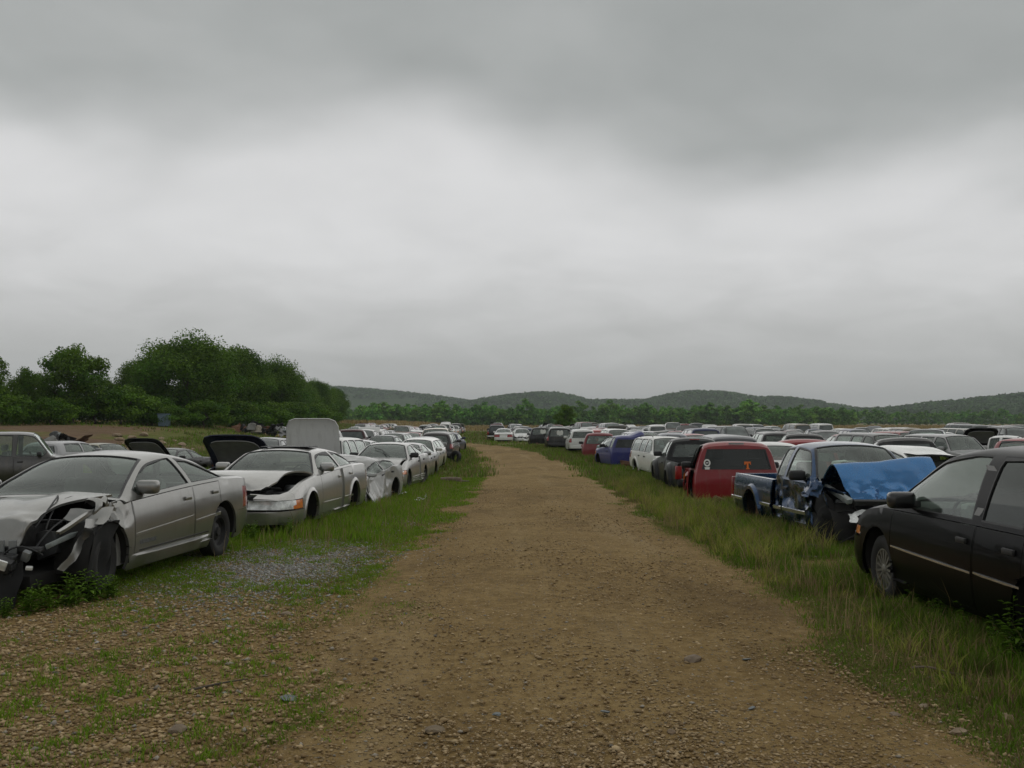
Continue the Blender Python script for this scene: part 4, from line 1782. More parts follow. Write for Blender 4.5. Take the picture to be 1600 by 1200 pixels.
def hill(name, D, prof, depth, y0, n_trees, seed, clearing=None):
    f = pch([(at(px, D), (659 - yt) / F_PX * D + 1.7) for px, yt in prof])
    x0, x1 = at(prof[0][0], D), at(prof[-1][0], D)
    nx_, ny_ = 90, 26
    V, F = [], []

    def hz(x, y):
        t = ssn(0, 1, (y - (D - depth)) / depth)
        hh = np.array([f(float(q)) for q in np.atleast_1d(x)])
        b = (fbm(np.atleast_1d(x) * .006, np.atleast_1d(y) * .006, seed, 3) - .45) * 10
        return hh * t + b * t * (1 - t) * 2.5 - 2.0
    for j in range(ny_ + 1):
        y = D - depth + (depth * 1.5) * j / ny_
        xx = np.linspace(x0, x1, nx_ + 1)
        zz = hz(xx, np.full(nx_ + 1, min(y, D))) - max(0, y - D) * .12
        for x, z in zip(xx, zz):
            V.append((x, y, z))
    for j in range(ny_):
        for i in range(nx_):
            a = j * (nx_ + 1) + i
            F.append((a, a + 1, a + nx_ + 2, a + nx_ + 1))
    o = mesh_obj(name, V, F, 'hill', sharp=None)
    setp(o, kind='structure')
    # forest
    rng = np.random.default_rng(seed)
    X = rng.uniform(x0, x1, n_trees)
    t = rng.uniform(0, 1, n_trees) ** .75
    Y = D - depth * .98 + depth * 1.02 * t
    X[: n_trees // 4] = np.linspace(x0, x1, n_trees // 4)
    Y[: n_trees // 4] = D + rng.uniform(-12, 6, n_trees // 4)
    Z = np.concatenate([hz(X[i:i + 400], np.minimum(Y[i:i + 400], D)) for i in range(0, n_trees, 400)])
    if clearing:
        m = np.ones(n_trees, bool)
        for px0, px1, ya, yb in clearing:
            pxs = 800 + X / Y * F_PX
            pys = 659 - (Z - 1.7) / Y * F_PX
            m &= ~((pxs > px0) & (pxs < px1) & (pys > ya) & (pys < yb))
        X, Y, Z = X[m], Y[m], Z[m]
    n = len(X)
    q = 22
    R = rng.uniform(3.0, 6.5, n)
    d = rng.normal(size=(n, q, 3))
    d[:, :, 2] = np.abs(d[:, :, 2]) * .9 + .05
    d /= np.linalg.norm(d, axis=2, keepdims=True)
    C = np.stack([X, Y, Z + R * .25], 1)[:, None, :] + d * R[:, None, None] * rng.uniform(.7, 1.0, (n, q, 1))
    Nn = d + rng.normal(size=d.shape) * .35
    Nn /= np.linalg.norm(Nn, axis=2, keepdims=True)
    tone = rng.uniform(.6, 1.35, (n, 1, 1)) * rng.uniform(.75, 1.25, (n, q, 1))
    CO = np.array([.072, .135, .038])[None, None, :] * tone
    V, F = leaf_quads(C.reshape(-1, 3), Nn.reshape(-1, 3), np.repeat(R * .42, q), rng)
    me = np_mesh('forest', V, F, 'leaf', np.repeat(CO.reshape(-1, 3), 4, 0))
    fo = bpy.data.objects.new('forest', me)
    COL.objects.link(fo)
    setp(fo, 'dark green forest covering the hills behind the yard', 'forest', kind='stuff')


hill('hill', 2100, [(200, 612), (400, 607), (500, 606), (560, 609), (640, 616), (720, 626), (760, 632), (800, 640)], 620, 0, 2600, 71, clearing=[(548, 650, 624, 640)])
hill('hill', 1750, [(700, 642), (740, 629), (775, 623), (850, 616), (885, 619), (925, 628), (1000, 628), (1035, 621), (1085, 614), (1125, 615), (1185, 624), (1215, 623), (1290, 635), (1340, 643), (1400, 650)], 480, 0, 3400, 72)
hill('hill', 1300, [(1290, 652), (1340, 644), (1380, 642), (1440, 635), (1500, 629), (1560, 623), (1620, 617), (1800, 610)], 480, 0, 1900, 73)
# ------------------------------------------------------------------ hero vehicles


def cut_faces(p, test):
    keep = [k for k, f in enumerate(p.F) if not test(sum((p.V[i] for i in f), Vector()) / len(f))]
    p.F = [p.F[k] for k in keep]
    if p.mi is not None:
        p.mi = [p.mi[k] for k in keep]

    if len(p.F) > 4:        # drop crumbs left by the cut
        par = list(range(len(p.V)))

        def find(i):
            while par[i] != i:
                par[i] = par[par[i]]
                i = par[i]
            return i
        for f in p.F:
            for i in f[1:]:
                par[find(i)] = find(f[0])
        cnt = {}
        for f in p.F:
            r = find(f[0])
            cnt[r] = cnt.get(r, 0) + 1
        if cnt:
            big = max(cnt.values())
            ks = [k for k, f in enumerate(p.F) if cnt[find(f[0])] > .25 * big]
            p.F = [p.F[k] for k in ks]
            if p.mi is not None:
                p.mi = [p.mi[k] for k in ks]
    used = sorted({i for f in p.F for i in f})
    ix = {i: k for k, i in enumerate(used)}
    p.V = [p.V[i] for i in used]
    p.F = [tuple(ix[i] for i in f) for f in p.F]


def refine(p, times=1):
    bm = bmesh.new()
    vs = [bm.verts.new(v) for v in p.V]
    lay = bm.faces.layers.int.new('m')
    for k, f in enumerate(p.F):
        try:
            q = bm.faces.new([vs[i] for i in f])
            q[lay] = p.mi[k] if p.mi is not None else 0
        except ValueError:
            pass
    for _ in range(times):
        bmesh.ops.subdivide_edges(bm, edges=list(bm.edges), cuts=1, use_grid_fill=True)
    bm.verts.index_update()
    p.V = [v.co.copy() for v in bm.verts]
    p.F = [tuple(v.index for v in f.verts) for f in bm.faces]
    if p.mi is not None:
        p.mi = [f[lay] for f in bm.faces]
    bm.free()


def sheet(name, quad, mat, nu=8, nv=8, amp=.05, fq=4.0, seed=0, thick=.006):
    a, b, c, d = [Vector(q) for q in quad]
    V, F = [], []
    for j in range(nv + 1):
        for i in range(nu + 1):
            u, v = i / nu, j / nv
            p = a * (1 - u) * (1 - v) + b * u * (1 - v) + c * u * v + d * (1 - u) * v
            V.append(p + mnoise.noise_vector(p * fq + Vector((seed, seed * .7, 0))) * amp)
    for j in range(nv):
        for i in range(nu):
            k = j * (nu + 1) + i
            F.append((k, k + 1, k + nu + 2, k + nu + 1))
    return Part(name, V, F, mat, sharp=25)


def text_part(txt, size, mat):
    cu = bpy.data.curves.new('lettering', 'FONT')
    cu.body = txt
    cu.size = size
    cu.extrude = .002
    ob = bpy.data.objects.new('lettering_tmp', cu)
    COL.objects.link(ob)
    dg = bpy.context.evaluated_depsgraph_get()
    me = bpy.data.meshes.new_from_object(ob.evaluated_get(dg))
    V = [v.co.copy() for v in me.vertices]
    F = [tuple(p.vertices) for p in me.polygons]
    bpy.data.objects.remove(ob)
    bpy.data.curves.remove(cu)
    bpy.data.meshes.remove(me)
    return Part('lettering', V, F, mat)


SILVER = (.27, .268, .255)
WHITE = (.74, .74, .71)

# --- silver sedan with its front corner torn open, nearest on the left
P = SPEC['gp']
parts, I = build_vehicle(P, dict(paint='paint_metal', gap=.009, glass='glass_clear', wheel='steel', bay=True, ring=True, seg=.07, handle='paint_metal', mould=(.545, .045, 'paint_metal', .045), mirror='paint_metal', wheels=(0, 2, 3), steer=.15))
S = I['S']
drop_ = [I['front_bumper']] + I['lights']
parts = [p for p in parts if p not in drop_ and p.name != 'grille']
cut_faces(I['body'], lambda c: c.y < .36)
hood = I['hood']
refine(hood)
cw = P['cowl']


def bend(v):
    t = max(0, (cw - v.y) / cw)
    v = v.copy()
    v.x -= .26 * ss(0, .5, t) + .04
    v.z += .035 * math.sin(t * 3.0) + .06 * ss(.2, .6, v.x + .3) * (1 - t)
    k = ss(.62, 1.0, t)
    v.z -= .26 * k * k
    v.y += .22 * k
    v.z -= .05 * ss(.25, .9, -v.x)
    return v


hood.map(bend)
crumple([hood], [((.3, .35, .75), (.8, .55, .5), (0, 0, 0), .07, 3.0), ((-.5, .2, .6), (.7, .5, .5), (0, 0, 0), .09, 3.4)])
for f in I['fenders']:
    refine(f)
    if f.side > 0:
        cut_faces(f, lambda c: c.y < .86 and c.z < 2)
        crumple([f], [((.9, .85, .8), (.5, .5, .45), (-.07, .10, .05), .10, 4.5), ((.95, 1.15, .85), (.3, .4, .3), (-.03, 0, -.03), .05, 7)])
    else:
        cut_faces(f, lambda c: c.y < .5)
        crumple([f], [((-.9, .5, .7), (.5, .7, .5), (.05, .1, 0), .08, 4)])
bay = [p for p in parts if p.name in ('inner_rail', 'radiator_support', 'radiator', 'hose', 'battery', 'engine_cover', 'fluid_bottle')]
for p in bay:
    refine(p)
crumple(bay, [((.5, .3, .65), (1.2, .9, .6), (-.02, .12, -.08), .09, 2.6)])
parts.append(sheet('torn_fender', [(.90, .98, .80), (.83, .78, .78), (.76, .44, .36), (.80, .50, .34)], 'paint_metal', 8, 10, .06, 6, 3))
parts.append(sheet('torn_fender', [(.92, 1.06, .86), (.66, .80, .88), (.60, .70, .80), (.90, .92, .72)], 'paint_metal', 8, 6, .05, 6, 5))
parts.append(sheet('wheel_liner', [(.90, 1.22, .72), (.90, .74, .70), (.90, .60, .20), (.90, .98, .16)], 'liner', 8, 8, .05, 5, 9))
parts.append(sheet('splash_shield', [(.60, .16, .46), (.30, .10, .46), (.24, -.06, .02), (.55, -.02, .02)], 'liner', 8, 8, .07, 5, 2))
parts.append(sheet('splash_shield', [(.10, .14, .30), (-.75, .12, .30), (-.8, .05, .08), (.05, .06, .06)], 'liner', 8, 8, .06, 4, 4))
for z, y, k in ((.50, .10, 0), (.40, .05, 1), (.30, .09, 2)):
    q = box_part('bumper_beam', (-.12, y, z), (1.25, .09, .07), 'plastic', bev=.2)
    refine(q, 2)
    crumple([q], [((.2, 0, .4), (1.2, .6, .6), (0, .04, 0), .06, 3 + k)])
    parts.append(q)
q = box_part('headlight_bracket', (.55, .22, .50), (.07, .06, .10), 'metal_grey', bev=.2, rot=(.3, .4, .2))
parts.append(q)
q = box_part('headlight_bracket', (.62, .16, .40), (.06, .05, .03), 'white_lens', bev=.3, rot=(.2, .1, .5))
parts.append(q)
for a, b, c in [((.42, .55, .72), (.5, .9, 1.08), (.2, 1.25, .95)), ((.5, .6, .7), (.35, 1.0, 1.05), (.5, 1.3, .95)), ((.55, .3, .5), (.62, .5, .8), (.6, 1.0, .82)), ((.3, .2, .45), (.5, .1, .7), (.66, .3, .5)), ((.0, .3, .6), (.3, .5, .85), (.55, .9, .75))]:
    pts = [Vector(a) * (1 - t) ** 2 + Vector(b) * 2 * t * (1 - t) + Vector(c) * t * t for t in np.linspace(0, 1, 11)]
    V_, F_ = tube(pts, .009, 5)
    parts.append(Part('cable', V_, F_, 'trim'))
q = box_part('headlight', (.36, .06, .46), (.30, .12, .13), ['plastic'], bev=.3, rot=(.25, .35, .3))
parts.append(q)
parts.append(box_part('lens', (.38, -.005, .47), (.24, .03, .09), 'lens', parent=q, bev=.3, rot=(.25, .35, .3)))
for k_ in range(9):
    parts.append(box_part('radiator_fin', (-.55 + k_ * .12, .235, .47), (.07, .02, .34), 'metal_grey', bev=.1, rot=(.05, 0, .03 * (k_ % 3 - 1))))
parts.append(S.strip('side_skirt', 1.44, P['ax'][1] - .40, .27, .27, 'paint_metal', out=.05, side=1, h=.17, n=24))
parts.append(S.strip('skirt_groove', 1.62, P['ax'][1] - .48, .375, .385, 'trim', out=.004, side=1, h=.022, n=24))
q = text_part('GRAND PRIX', .062, 'plastic_grey')
dr = [d for d in I['doors'] if d.side > 0][0]
q.map(lambda v: Vector((S.side_x(1.62 + v.x, .44 + v.y) + .004 + v.z, 1.62 + v.x, .44 + v.y)))
q.parent = dr
parts.append(q)
make_vehicle('wrecked_sedan', parts, P['L'], (-4.76, 11.25, gz(-4.8, 11) - .03), rad(-6.5), SILVER, 'silver sedan nearest on the left with torn fender and open engine bay', 'car')

# --- champagne luxury sedan behind it
P = SPEC['caddy']
parts, I = build_vehicle(P, dict(paint='paint_metal', bay=True, seg=.08, wheels=(), interior='interior_tan', mould=(.46, -.01, 'paint_metal', .03), handle='paint_metal', flare=.018, flarew=.06))
S = I['S']
parts = [p for p in parts if p.name != 'grille']
hood = I['hood']
refine(hood)
cw = P['cowl']


def bend(v):
    t = max(0, (cw - v.y) / cw)
    v = v.copy()
    v.x -= .20 * ss(.1, .6, t)
    v.z += .14 * math.sin(math.pi * min(1, t * .9)) + .05 * t
    v.y += .10 * t
    v.z -= .07 * ss(.85, 1, t)
    return v


hood.map(bend)
crumple([hood], [((-.2, .15, .85), (1.2, .35, .5), (0, .05, -.01), .07, 5.0)])
cut_faces(I['body'], lambda c: c.y < .25 and c.x < .30)
fb = I['front_bumper']
refine(fb)
crumple([fb], [((-.6, .0, .45), (.8, .6, .5), (0, .12, -.06), .06, 3.5)])
for q in I['lights']:
    if sum(v.x for v in q.V) < 0:
        parts.remove(q)
for k, x in enumerate((.38, .52, .64)):
    V_, F_ = lathe_x([(.0, .0), (.04, .015), (.052, .03), (.056, .034)], 14)
    q = Part('lamp_bowl', V_, F_, 'chrome', parent=[l for l in I['lights'] if sum(v.x for v in l.V) > 0][0])
    q.map(lambda v: Vector((x + v.y, .02 + k * .012 - v.x * .5, .552 + v.z)))
    parts.append(q)
parts.append(box_part('bumper_bracket', (-.15, .0, .36), (.12, .1, .22), 'plastic', bev=.2))
parts.append(box_part('bumper_bracket', (-.42, .0, .34), (.2, .08, .16), 'metal_grey', bev=.2))
parts.append(box_part('sunroof', (.0, 2.75, 1.385), (.9, .55, .012), 'trim', bev=.3))
make_vehicle('wrecked_sedan', parts, P['L'], (-4.06, 17.55, gz(-4.1, 17.5) - .05), rad(-5), (.40, .395, .38), 'champagne sedan with buckled hood and no wheels behind the nearest silver sedan', 'car')

# --- crushed car between
P = SPEC['sedan']
parts, I = build_vehicle(P, dict(paint='paint', wheels=(), seg=.09, glass='glass'))
for p in parts:
    if p.name in ('body', 'hood', 'door', 'fender', 'trunk_lid', 'window', 'windshield'):
        refine(p)
hits = [((.8, 1.2, .9), (1.2, 1.6, .8), (-.22, .12, -.14), .07, 1.7), ((.4, 2.4, 1.3), (1.3, 1.4, .6), (-.05, .1, -.20), .06, 2.0), ((.9, 2.6, .6), (.5, 1.5, .6), (-.12, 0, 0), .05, 2.5)]
crumple(parts, hits)
parts = [p for p in parts if p is not I['front_bumper'] and p not in I['lights'] and p.name not in ('grille', 'windshield')]
make_vehicle('crushed_sedan', parts, P['L'], (-3.86, 23.1, gz(-4, 23.7) - .16), rad(-4), (.30, .30, .29), 'crushed silver car squeezed between champagne sedan and silver sedan with amber headlights', 'car')

# --- compact silver sedan with amber lamp corners
P = SPEC['grandam']
parts, I = build_vehicle(P, dict(paint='paint_metal', seg=.085, wheels=(0, 2), mirror='trim', wiper=True, bay=True, interior='interior_dark'))
S = I['S']
hood = I['hood']
refine(hood)
cw = P['cowl']
hood.map(lambda v: Vector((v.x - .06 * (cw - v.y), v.y + .03, v.z + .055 * math.sin(math.pi * min(1, max(0, (cw - v.y) / cw))) + .03 * (cw - v.y) * (v.x > 0))))
crumple([hood], [((.4, .2, .8), (.8, .5, .4), (0, 0, 0), .05, 4)])
for z in (.30, .36, .42):
    parts.append(S.strip('cladding_rib', P['doors'][0][0], P['doors'][1][1] - .02, z, z, 'paint_metal', out=.022, side=1, h=.045, n=20))
for k, z in enumerate((.34, .42)):
    V_, F_ = [], []
    path = [Vector((x, -.135 + .16 * abs(x) ** 3, z)) for x in np.linspace(-.78, .78, 17)]
    V_, F_ = tube(path, .018, 6)
    parts.append(Part('bumper_rib', V_, F_, 'paint_metal'))
parts.append(box_part('hanging_lamp', (-.52, -.02, .74), (.26, .18, .22), 'plastic', bev=.45, seg=3))
parts.append(box_part('rear_spoiler', (0, P['L'] - .25, 1.14), (1.3, .16, .03), 'paint_metal', bev=.4))
make_vehicle('silver_sedan', parts, P['L'], (-3.66, 28.95, gz(-3.7, 29) - .04), rad(-4.5), (.40, .395, .385), 'silver sedan with amber cornered headlight and crossed wiper, fourth along the left verge', 'car')

# --- black van nearest on the right
P = SPEC['minivan']
parts, I = build_vehicle(P, dict(paint='paint_dark', wheel='alloy', seg=.075, mirror='black_paint', glass='glass_clear', airbag=True, interior='interior', mould=(.60, -.006, 'chrome', .020), rearglass='glass_tint', handle='trim', wheels=(0, 1, 2)))
S = I['S']
for d in I['doors']:
    d.mats = ['paint_dark']
for p in parts:
    if p.name == 'window' and p.V and sum(v.y for v in p.V) / len(p.V) > 2.95:
        p.mats = ['glass_tint']
# torn strip of pale film left on the driver's B pillar
V_, F_ = [], []
for i in range(15):
    t = i / 14
    z = 1.03 + .38 * t
    s = 2.905 + .02 * math.sin(t * 9)
    wd = .045 + .03 * ss(.8, .95, t) + .008 * math.sin(t * 17)
    for k in (-1, 1):
        V_.append((S.side_x(s + k * wd, z) + .012, s - .10 * ss(.85, 1, t) + k * wd, z))
for i in range(14):
    F_.append((2 * i, 2 * i + 1, 2 * i + 3, 2 * i + 2))
parts.append(Part('peeling_film', V_, F_, 'insulation'))
q = box_part('deployed_airbag', (.385, P['cowl'] + .74, S.top(P['cowl']) - .10), (.22, .12, .26), 'airbag', bev=.45, seg=3)
refine(q)
crumple([q], [((.385, 1.86, .9), (.4, .4, .4), (0, 0, 0), .05, 8)])
parts.append(q)
lt = [l for l in I['lights'] if sum(v.x for v in l.V) > 0]
make_vehicle('black_van', parts, P['L'], (4.46, 8.02, gz(4.4, 8) - .05), rad(180), (.0025, .0025, .003), 'black van nearest on the right with chrome side strip and spoked wheel', 'car')

# --- blue pickup with folded bonnet
P = SPEC['pickup']
BLUE = (.013, .042, .10)  # body blue set darker than the hood, shade on the sides painted in
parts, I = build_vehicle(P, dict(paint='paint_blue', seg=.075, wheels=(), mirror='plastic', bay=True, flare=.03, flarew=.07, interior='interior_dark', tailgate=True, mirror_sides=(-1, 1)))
S = I['S']
drop_ = [I['front_bumper']] + I['lights']
parts = [p for p in parts if p not in drop_ and p.name not in ('grille', 'arch_flare', 'engine_cover')]
cut_faces(I['body'], lambda c: c.y < .40)
hood = I['hood']
refine(hood, 2)
cw = P['cowl']


def bend(v):
    t = min(1, max(0, (cw - v.y) / (cw - .1)))      # 0 at the cowl, 1 at the nose
    v = v.copy()
    up = .34 * ss(0, .50, t) - .40 * ss(.50, 1.0, t)
    v.z += up + .10 * ss(-.2, .8, v.x) * ss(0, .5, t)
    v.y += .46 * t - .05 * ss(.55, 1, t)
    v.x += .10 * t
    return v


hood.map(bend)
crumple([hood], [((-.15, .56, .80), (.80, .26, .36), (0, 0, 0), .060, 7.0), ((.3, .9, 1.1), (1.2, .8, .6), (0, 0, 0), .014, 2.2)])
hood.color = (.034, .135, .31)  # same paint as the body, brightened to paint in the sky light on it
hood.sharp = 24
hood.label = 'blue hood folded up and creased, sky light put into its colour'
for f in I['fenders']:
    refine(f)
    if f.side < 0:
        cut_faces(f, lambda c: c.y < .75)
        crumple([f], [((-.8, .9, .8), (.6, .7, .6), (-.04, .10, .10), .15, 4.2)])
    else:
        crumple([f], [((.8, .4, .8), (.6, .9, .6), (0, .15, 0), .12, 3)])
for d in I['doors']:
    if d.side < 0:
        refine(d)
        crumple([d], [((-.86, 1.75, .62), (.4, .5, .35), (.06, 0, 0), .05, 4), ((-.86, 2.25, .75), (.4, .35, .3), (.05, 0, 0), .04, 5)])
refine(I['body'])
crumple([I['body']], [((-.86, 2.75, .65), (.4, .35, .4), (.07, 0, 0), .06, 5)])
bay = [p for p in parts if p.name in ('inner_rail', 'radiator_support', 'radiator', 'hose', 'battery', 'fluid_bottle', 'strut_tower', 'engine')]
crumple(bay, [((0, .3, .65), (1.3, .9, .6), (0, .28, -.06), .10, 2.6)])
# chrome lower strip along the body side
parts.append(S.strip('chrome_strip', P['doors'][0][0] + .04, P['doors'][0][1] - .03, .545, .535, 'chrome', out=.02, side=-1, h=.065, n=18))
parts.append(S.strip('chrome_strip', 2.53, 2.94, .535, .53, 'chrome', out=.02, side=-1, h=.065, n=8))
for s0_, s1_ in ((3.02, 3.58), (4.40, 5.10)):
    V_, F_ = [], []
    for i in range(9):
        s = s0_ + (s1_ - s0_) * i / 8
        for dz, k in ((-.032, 0), (-.022, 1), (.022, 1), (.032, 0)):
            V_.append((-(P['W'] / 2 * FU((.53 + dz - .33) / .62) + (.02 if k else -.004)), s, .53 + dz))
    for i in range(8):
        for k in range(3):
            F_.append((4 * i + k, 4 * i + 4 + k, 4 * i + 5 + k, 4 * i + 1 + k))
    parts.append(Part('chrome_strip', V_, F_, 'chrome'))
# blue arch lip over the bare rear wheel opening
V_, F_ = [], []
s = P['ax'][1]
ar = P['wr'] + .06
for i in range(23):
    t = math.pi * (i / 22 * 1.04 - .02)
    for dr_, dx in ((-.012, .0), (-.006, .045), (.05, .05), (.085, .0)):
        y, z = s - (ar + dr_) * math.cos(t), P['wr'] + .02 + (ar + dr_) * math.sin(t)
        V_.append((-(P['W'] / 2 * FU(min(1, max(0, (z - .33) / .62))) + dx), y, z))
for i in range(22):
    for k in range(3):
        F_.append((4 * i + k, 4 * i + 1 + k, 4 * i + 5 + k, 4 * i + 4 + k))
parts.append(Part('arch_flare', V_, F_, 'paint_blue'))
# loose front wheel arch liner: a black dish hanging in the torn corner
V_, F_ = lathe_x([(.0, .10), (.22, .12), (.36, .06), (.40, -.02), (.385, -.05)], 22)
q = Part('wheel_liner', V_, F_, 'liner')
q.map(lambda v: Vector((-.80 - v.x * .8, .92 + v.y * .86 + v.z * .12, .52 + v.z * .95)))
refine(q)
crumple([q], [((-.85, .9, .5), (.6, .6, .6), (0, 0, 0), .07, 5)])
parts.append(q)
parts.append(sheet('torn_fender', [(-.70, 1.25, 1.02), (-.84, .95, 1.04), (-.90, .60, .80), (-.75, .80, .70)], 'paint_blue', 9, 9, .11, 5, 12))
parts.append(sheet('torn_fender', [(-.86, 1.40, .98), (-.90, 1.05, .95), (-.93, 1.05, .62), (-.88, 1.42, .55)], 'paint_blue', 9, 9, .08, 6, 13))
parts.append(sheet('broken_headlight', [(-.72, .36, .66), (-.18, .28, .70), (-.16, .20, .58), (-.70, .26, .54)], 'lens', 8, 5, .05, 9, 3))
parts.append(sheet('broken_headlight', [(-.30, .20, .76), (.10, .18, .80), (.10, .14, .77), (-.28, .15, .73)], 'sticker_white', 8, 3, .03, 9, 8))
for a, b, c in [((-.5, .5, .5), (-.6, .3, .9), (-.7, .9, .95)), ((-.3, .6, .55), (-.6, .4, .75), (-.85, .7, .6)), ((-.2, .3, .4), (-.5, .15, .5), (-.8, .4, .25)), ((-.6, .4, .3), (-.4, .3, .15), (-.1, .4, .35))]:
    pts = [Vector(a) * (1 - t) ** 2 + Vector(b) * 2 * t * (1 - t) + Vector(c) * t * t for t in np.linspace(0, 1, 9)]
    V_, F_ = tube(pts, .011, 5)
    parts.append(Part('cable', V_, F_, 'rubber'))
parts.append(sheet('crushed_grille', [(-.6, .42, .62), (.6, .36, .62), (.55, .30, .25), (-.55, .35, .25)], 'liner', 10, 7, .09, 5, 5))
# axle stub, red jack stand bits in the bare rear arch
parts.append(box_part('rear_drum', (-.70, P['ax'][1], .42), (.10, .26, .26), 'rust', bev=.3))
parts.append(box_part('leaf_spring', (-.62, P['ax'][1] - .1, .36), (.06, .8, .05), 'rust', bev=.2, rot=(.1, 0, 0)))
parts.append(box_part('red_shock', (-.66, P['ax'][1] + .1, .52), (.06, .06, .36), 'red_plastic', bev=.3, rot=(.6, .2, 0)))
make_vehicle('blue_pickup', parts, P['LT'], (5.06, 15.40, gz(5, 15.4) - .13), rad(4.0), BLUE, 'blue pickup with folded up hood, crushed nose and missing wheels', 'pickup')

# --- red pickup cab without a bed, back window with stickers
P = SPEC['bigpickup']
parts, I = build_vehicle(P, dict(paint='paint', seg=.085, wheels=(), bed=False, rearglass='glass_tint', interior='interior_dark', mirror='trim'))
S = I['S']
for f in I['fenders']:
    refine(f)
    if f.side > 0:
        crumple([f], [((.9, .9, .8), (.6, 1.0, .6), (-.05, .15, .05), .16, 3.5)])
for d in I['doors']:
    if d.side > 0:
        refine(d)
        crumple([d], [((.95, 1.7, .75), (.5, .6, .5), (-.04, .04, 0), .09, 4)])
        for p in parts:
            if p is d or p.parent is d:
                p.rot((.95, 1.5, .8), 'Z', rad(-7))
parts.append(S.strip('chrome_strip', 1.55, 2.45, .62, .61, 'chrome', out=.02, side=1, h=.045, n=12))


def on_back(x, z):
    """point on the cab's back, a little proud of the glass"""
    o_ = P['L']
    t = x / S.side_x(P['L'], z)
    y = o_ + .03 * (1 - abs(t) ** 3.2)
    k, s0 = P['shear']
    y -= k * max(0, z - .85)
    return Vector((x, y + .012, z))


def decal(name, ring_pts, mat, cx, cz):
    V_ = [on_back(cx + a, cz + b) for a, b in ring_pts]
    return V_


ang = np.linspace(0, 2 * math.pi, 25)[:-1]
cx, cz = .66, 1.29
V_ = [on_back(cx + .075 * math.cos(a), cz + .085 * math.sin(a)) for a in ang] + [on_back(cx + .044 * math.cos(a), cz + .05 * math.sin(a)) for a in ang]
F_ = [(i, (i + 1) % 24, 24 + (i + 1) % 24, 24 + i) for i in range(24)]
st = Part('round_sticker', V_, F_, 'sticker_white')
parts.append(st)
V_ = [on_back(cx + a, cz + b) for a, b in ((-.028, -.012), (.028, -.012), (.028, .012), (-.028, .012))]
parts.append(Part('sticker_mark', V_, [(0, 1, 2, 3)], 'sticker_white', parent=st))
V_ = [on_back(cx + a, cz + b) for a, b in ((-.05, -.15), (.05, -.15), (.06, -.095), (-.06, -.095))]
parts.append(Part('sticker_mark', V_, [(0, 1, 2, 3)], 'sticker_white', parent=st))
cx, cz = -.24, 1.235
TT = [(-.022, -.075), (.022, -.075), (.022, .045), (.05, .045), (.055, .015), (.075, .015), (.075, .085), (-.075, .085), (-.075, .015), (-.055, .015), (-.05, .045), (-.022, .045)]
V_ = [on_back(cx - a, cz + b) for a, b in TT] + [on_back(cx - a, cz + b) for a, b in ((-.04, -.085), (.04, -.085), (.04, -.06), (-.04, -.06))]
parts.append(Part('letter_sticker', V_, [(0, 1, 2, 11), (3, 4, 5, 6), (2, 3, 6, 7, 10, 11)[:3] + (6,), (2, 6, 7, 11), (11, 7, 8, 9), (11, 9, 10), (12, 13, 14, 15)], 'sticker_orange'))
parts.append(box_part('brake_light', (.0, P['L'] - .075, P['top'][8][1] - .045), (.34, .05, .035), 'insulation', bev=.3))
RED = (.24, .012, .016)
make_vehicle('red_pickup_cab', parts, P['LT'], (5.08, 22.1, gz(4.6, 21) - .36), rad(176), RED, 'red pickup cab without a bed, round white and orange stickers on its back window', 'pickup')

# --- dark grey pickup with a step-side bed
P = dict(SPEC['pickup'])
parts, I = build_vehicle(P, dict(paint='paint_dark', seg=.085, wheels=(), rearglass='glass', interior='interior_dark', mirror='trim', flare=.10, flarew=.20, tailgate=False, rb='plastic'))
for p in parts:
    if p.name == 'bed':
        cut_faces(p, lambda c: c.z > .86 and abs(c.x) > .8)
parts.append(box_part('brake_light', (0, P['L'] - .11, 1.525), (.28, .05, .03), 'tail_red', bev=.3))
make_vehicle('grey_pickup', parts, P['LT'], (5.15, 27.75, gz(5, 27.5) - .06), rad(178), (.035, .036, .036), 'dark grey extended cab pickup with bulging rear fenders between red cab and white wagon', 'pickup')

# --- white four-door utility wagon
P = SPEC['suv']
parts, I = build_vehicle(P, dict(paint='paint', seg=.085, wheels=(), interior='interior', mirror='trim', flare=.035, flarew=.07, mirror_sides=()))
S = I['S']
hood = I['hood']
hood.map(lambda v: v + Vector((0, 0, .05 * ss(.2, 1, (P['cowl'] - v.y) / P['cowl']))))
for sd in (1, -1):
    V_, F_ = tube([(sd * .52, 2.2, 1.60), (sd * .52, 2.3, 1.655), (sd * .52, 3.9, 1.65), (sd * .52, 4.05, 1.58)], .016, 6)
    parts.append(Part('roof_rail', V_, F_, 'trim'))
make_vehicle('white_utility_wagon', parts, P['L'], (5.72, 36.2, gz(5.7, 36) - .20), rad(7), (.72, .72, .68), 'white four-door utility wagon with yellowed headlight facing the camera on the right', 'car')
# ------------------------------------------------------------------ vehicles of the nearer rows (with parts)
VAR = {}


def variant(key, spec, mods=None, **o):
    """one prototype for each kind and state, copied for every further one"""
    if key in VAR:
        return VAR[key]
    P = SPEC[spec]
    o.setdefault('seg', .11)
    parts, I = build_vehicle(P, o)
    if mods:
        r = mods(parts, I, P)
        if r is not None:
            parts = r
    VAR[key] = [parts, P.get('LT', P['L']), None]
    return VAR[key]


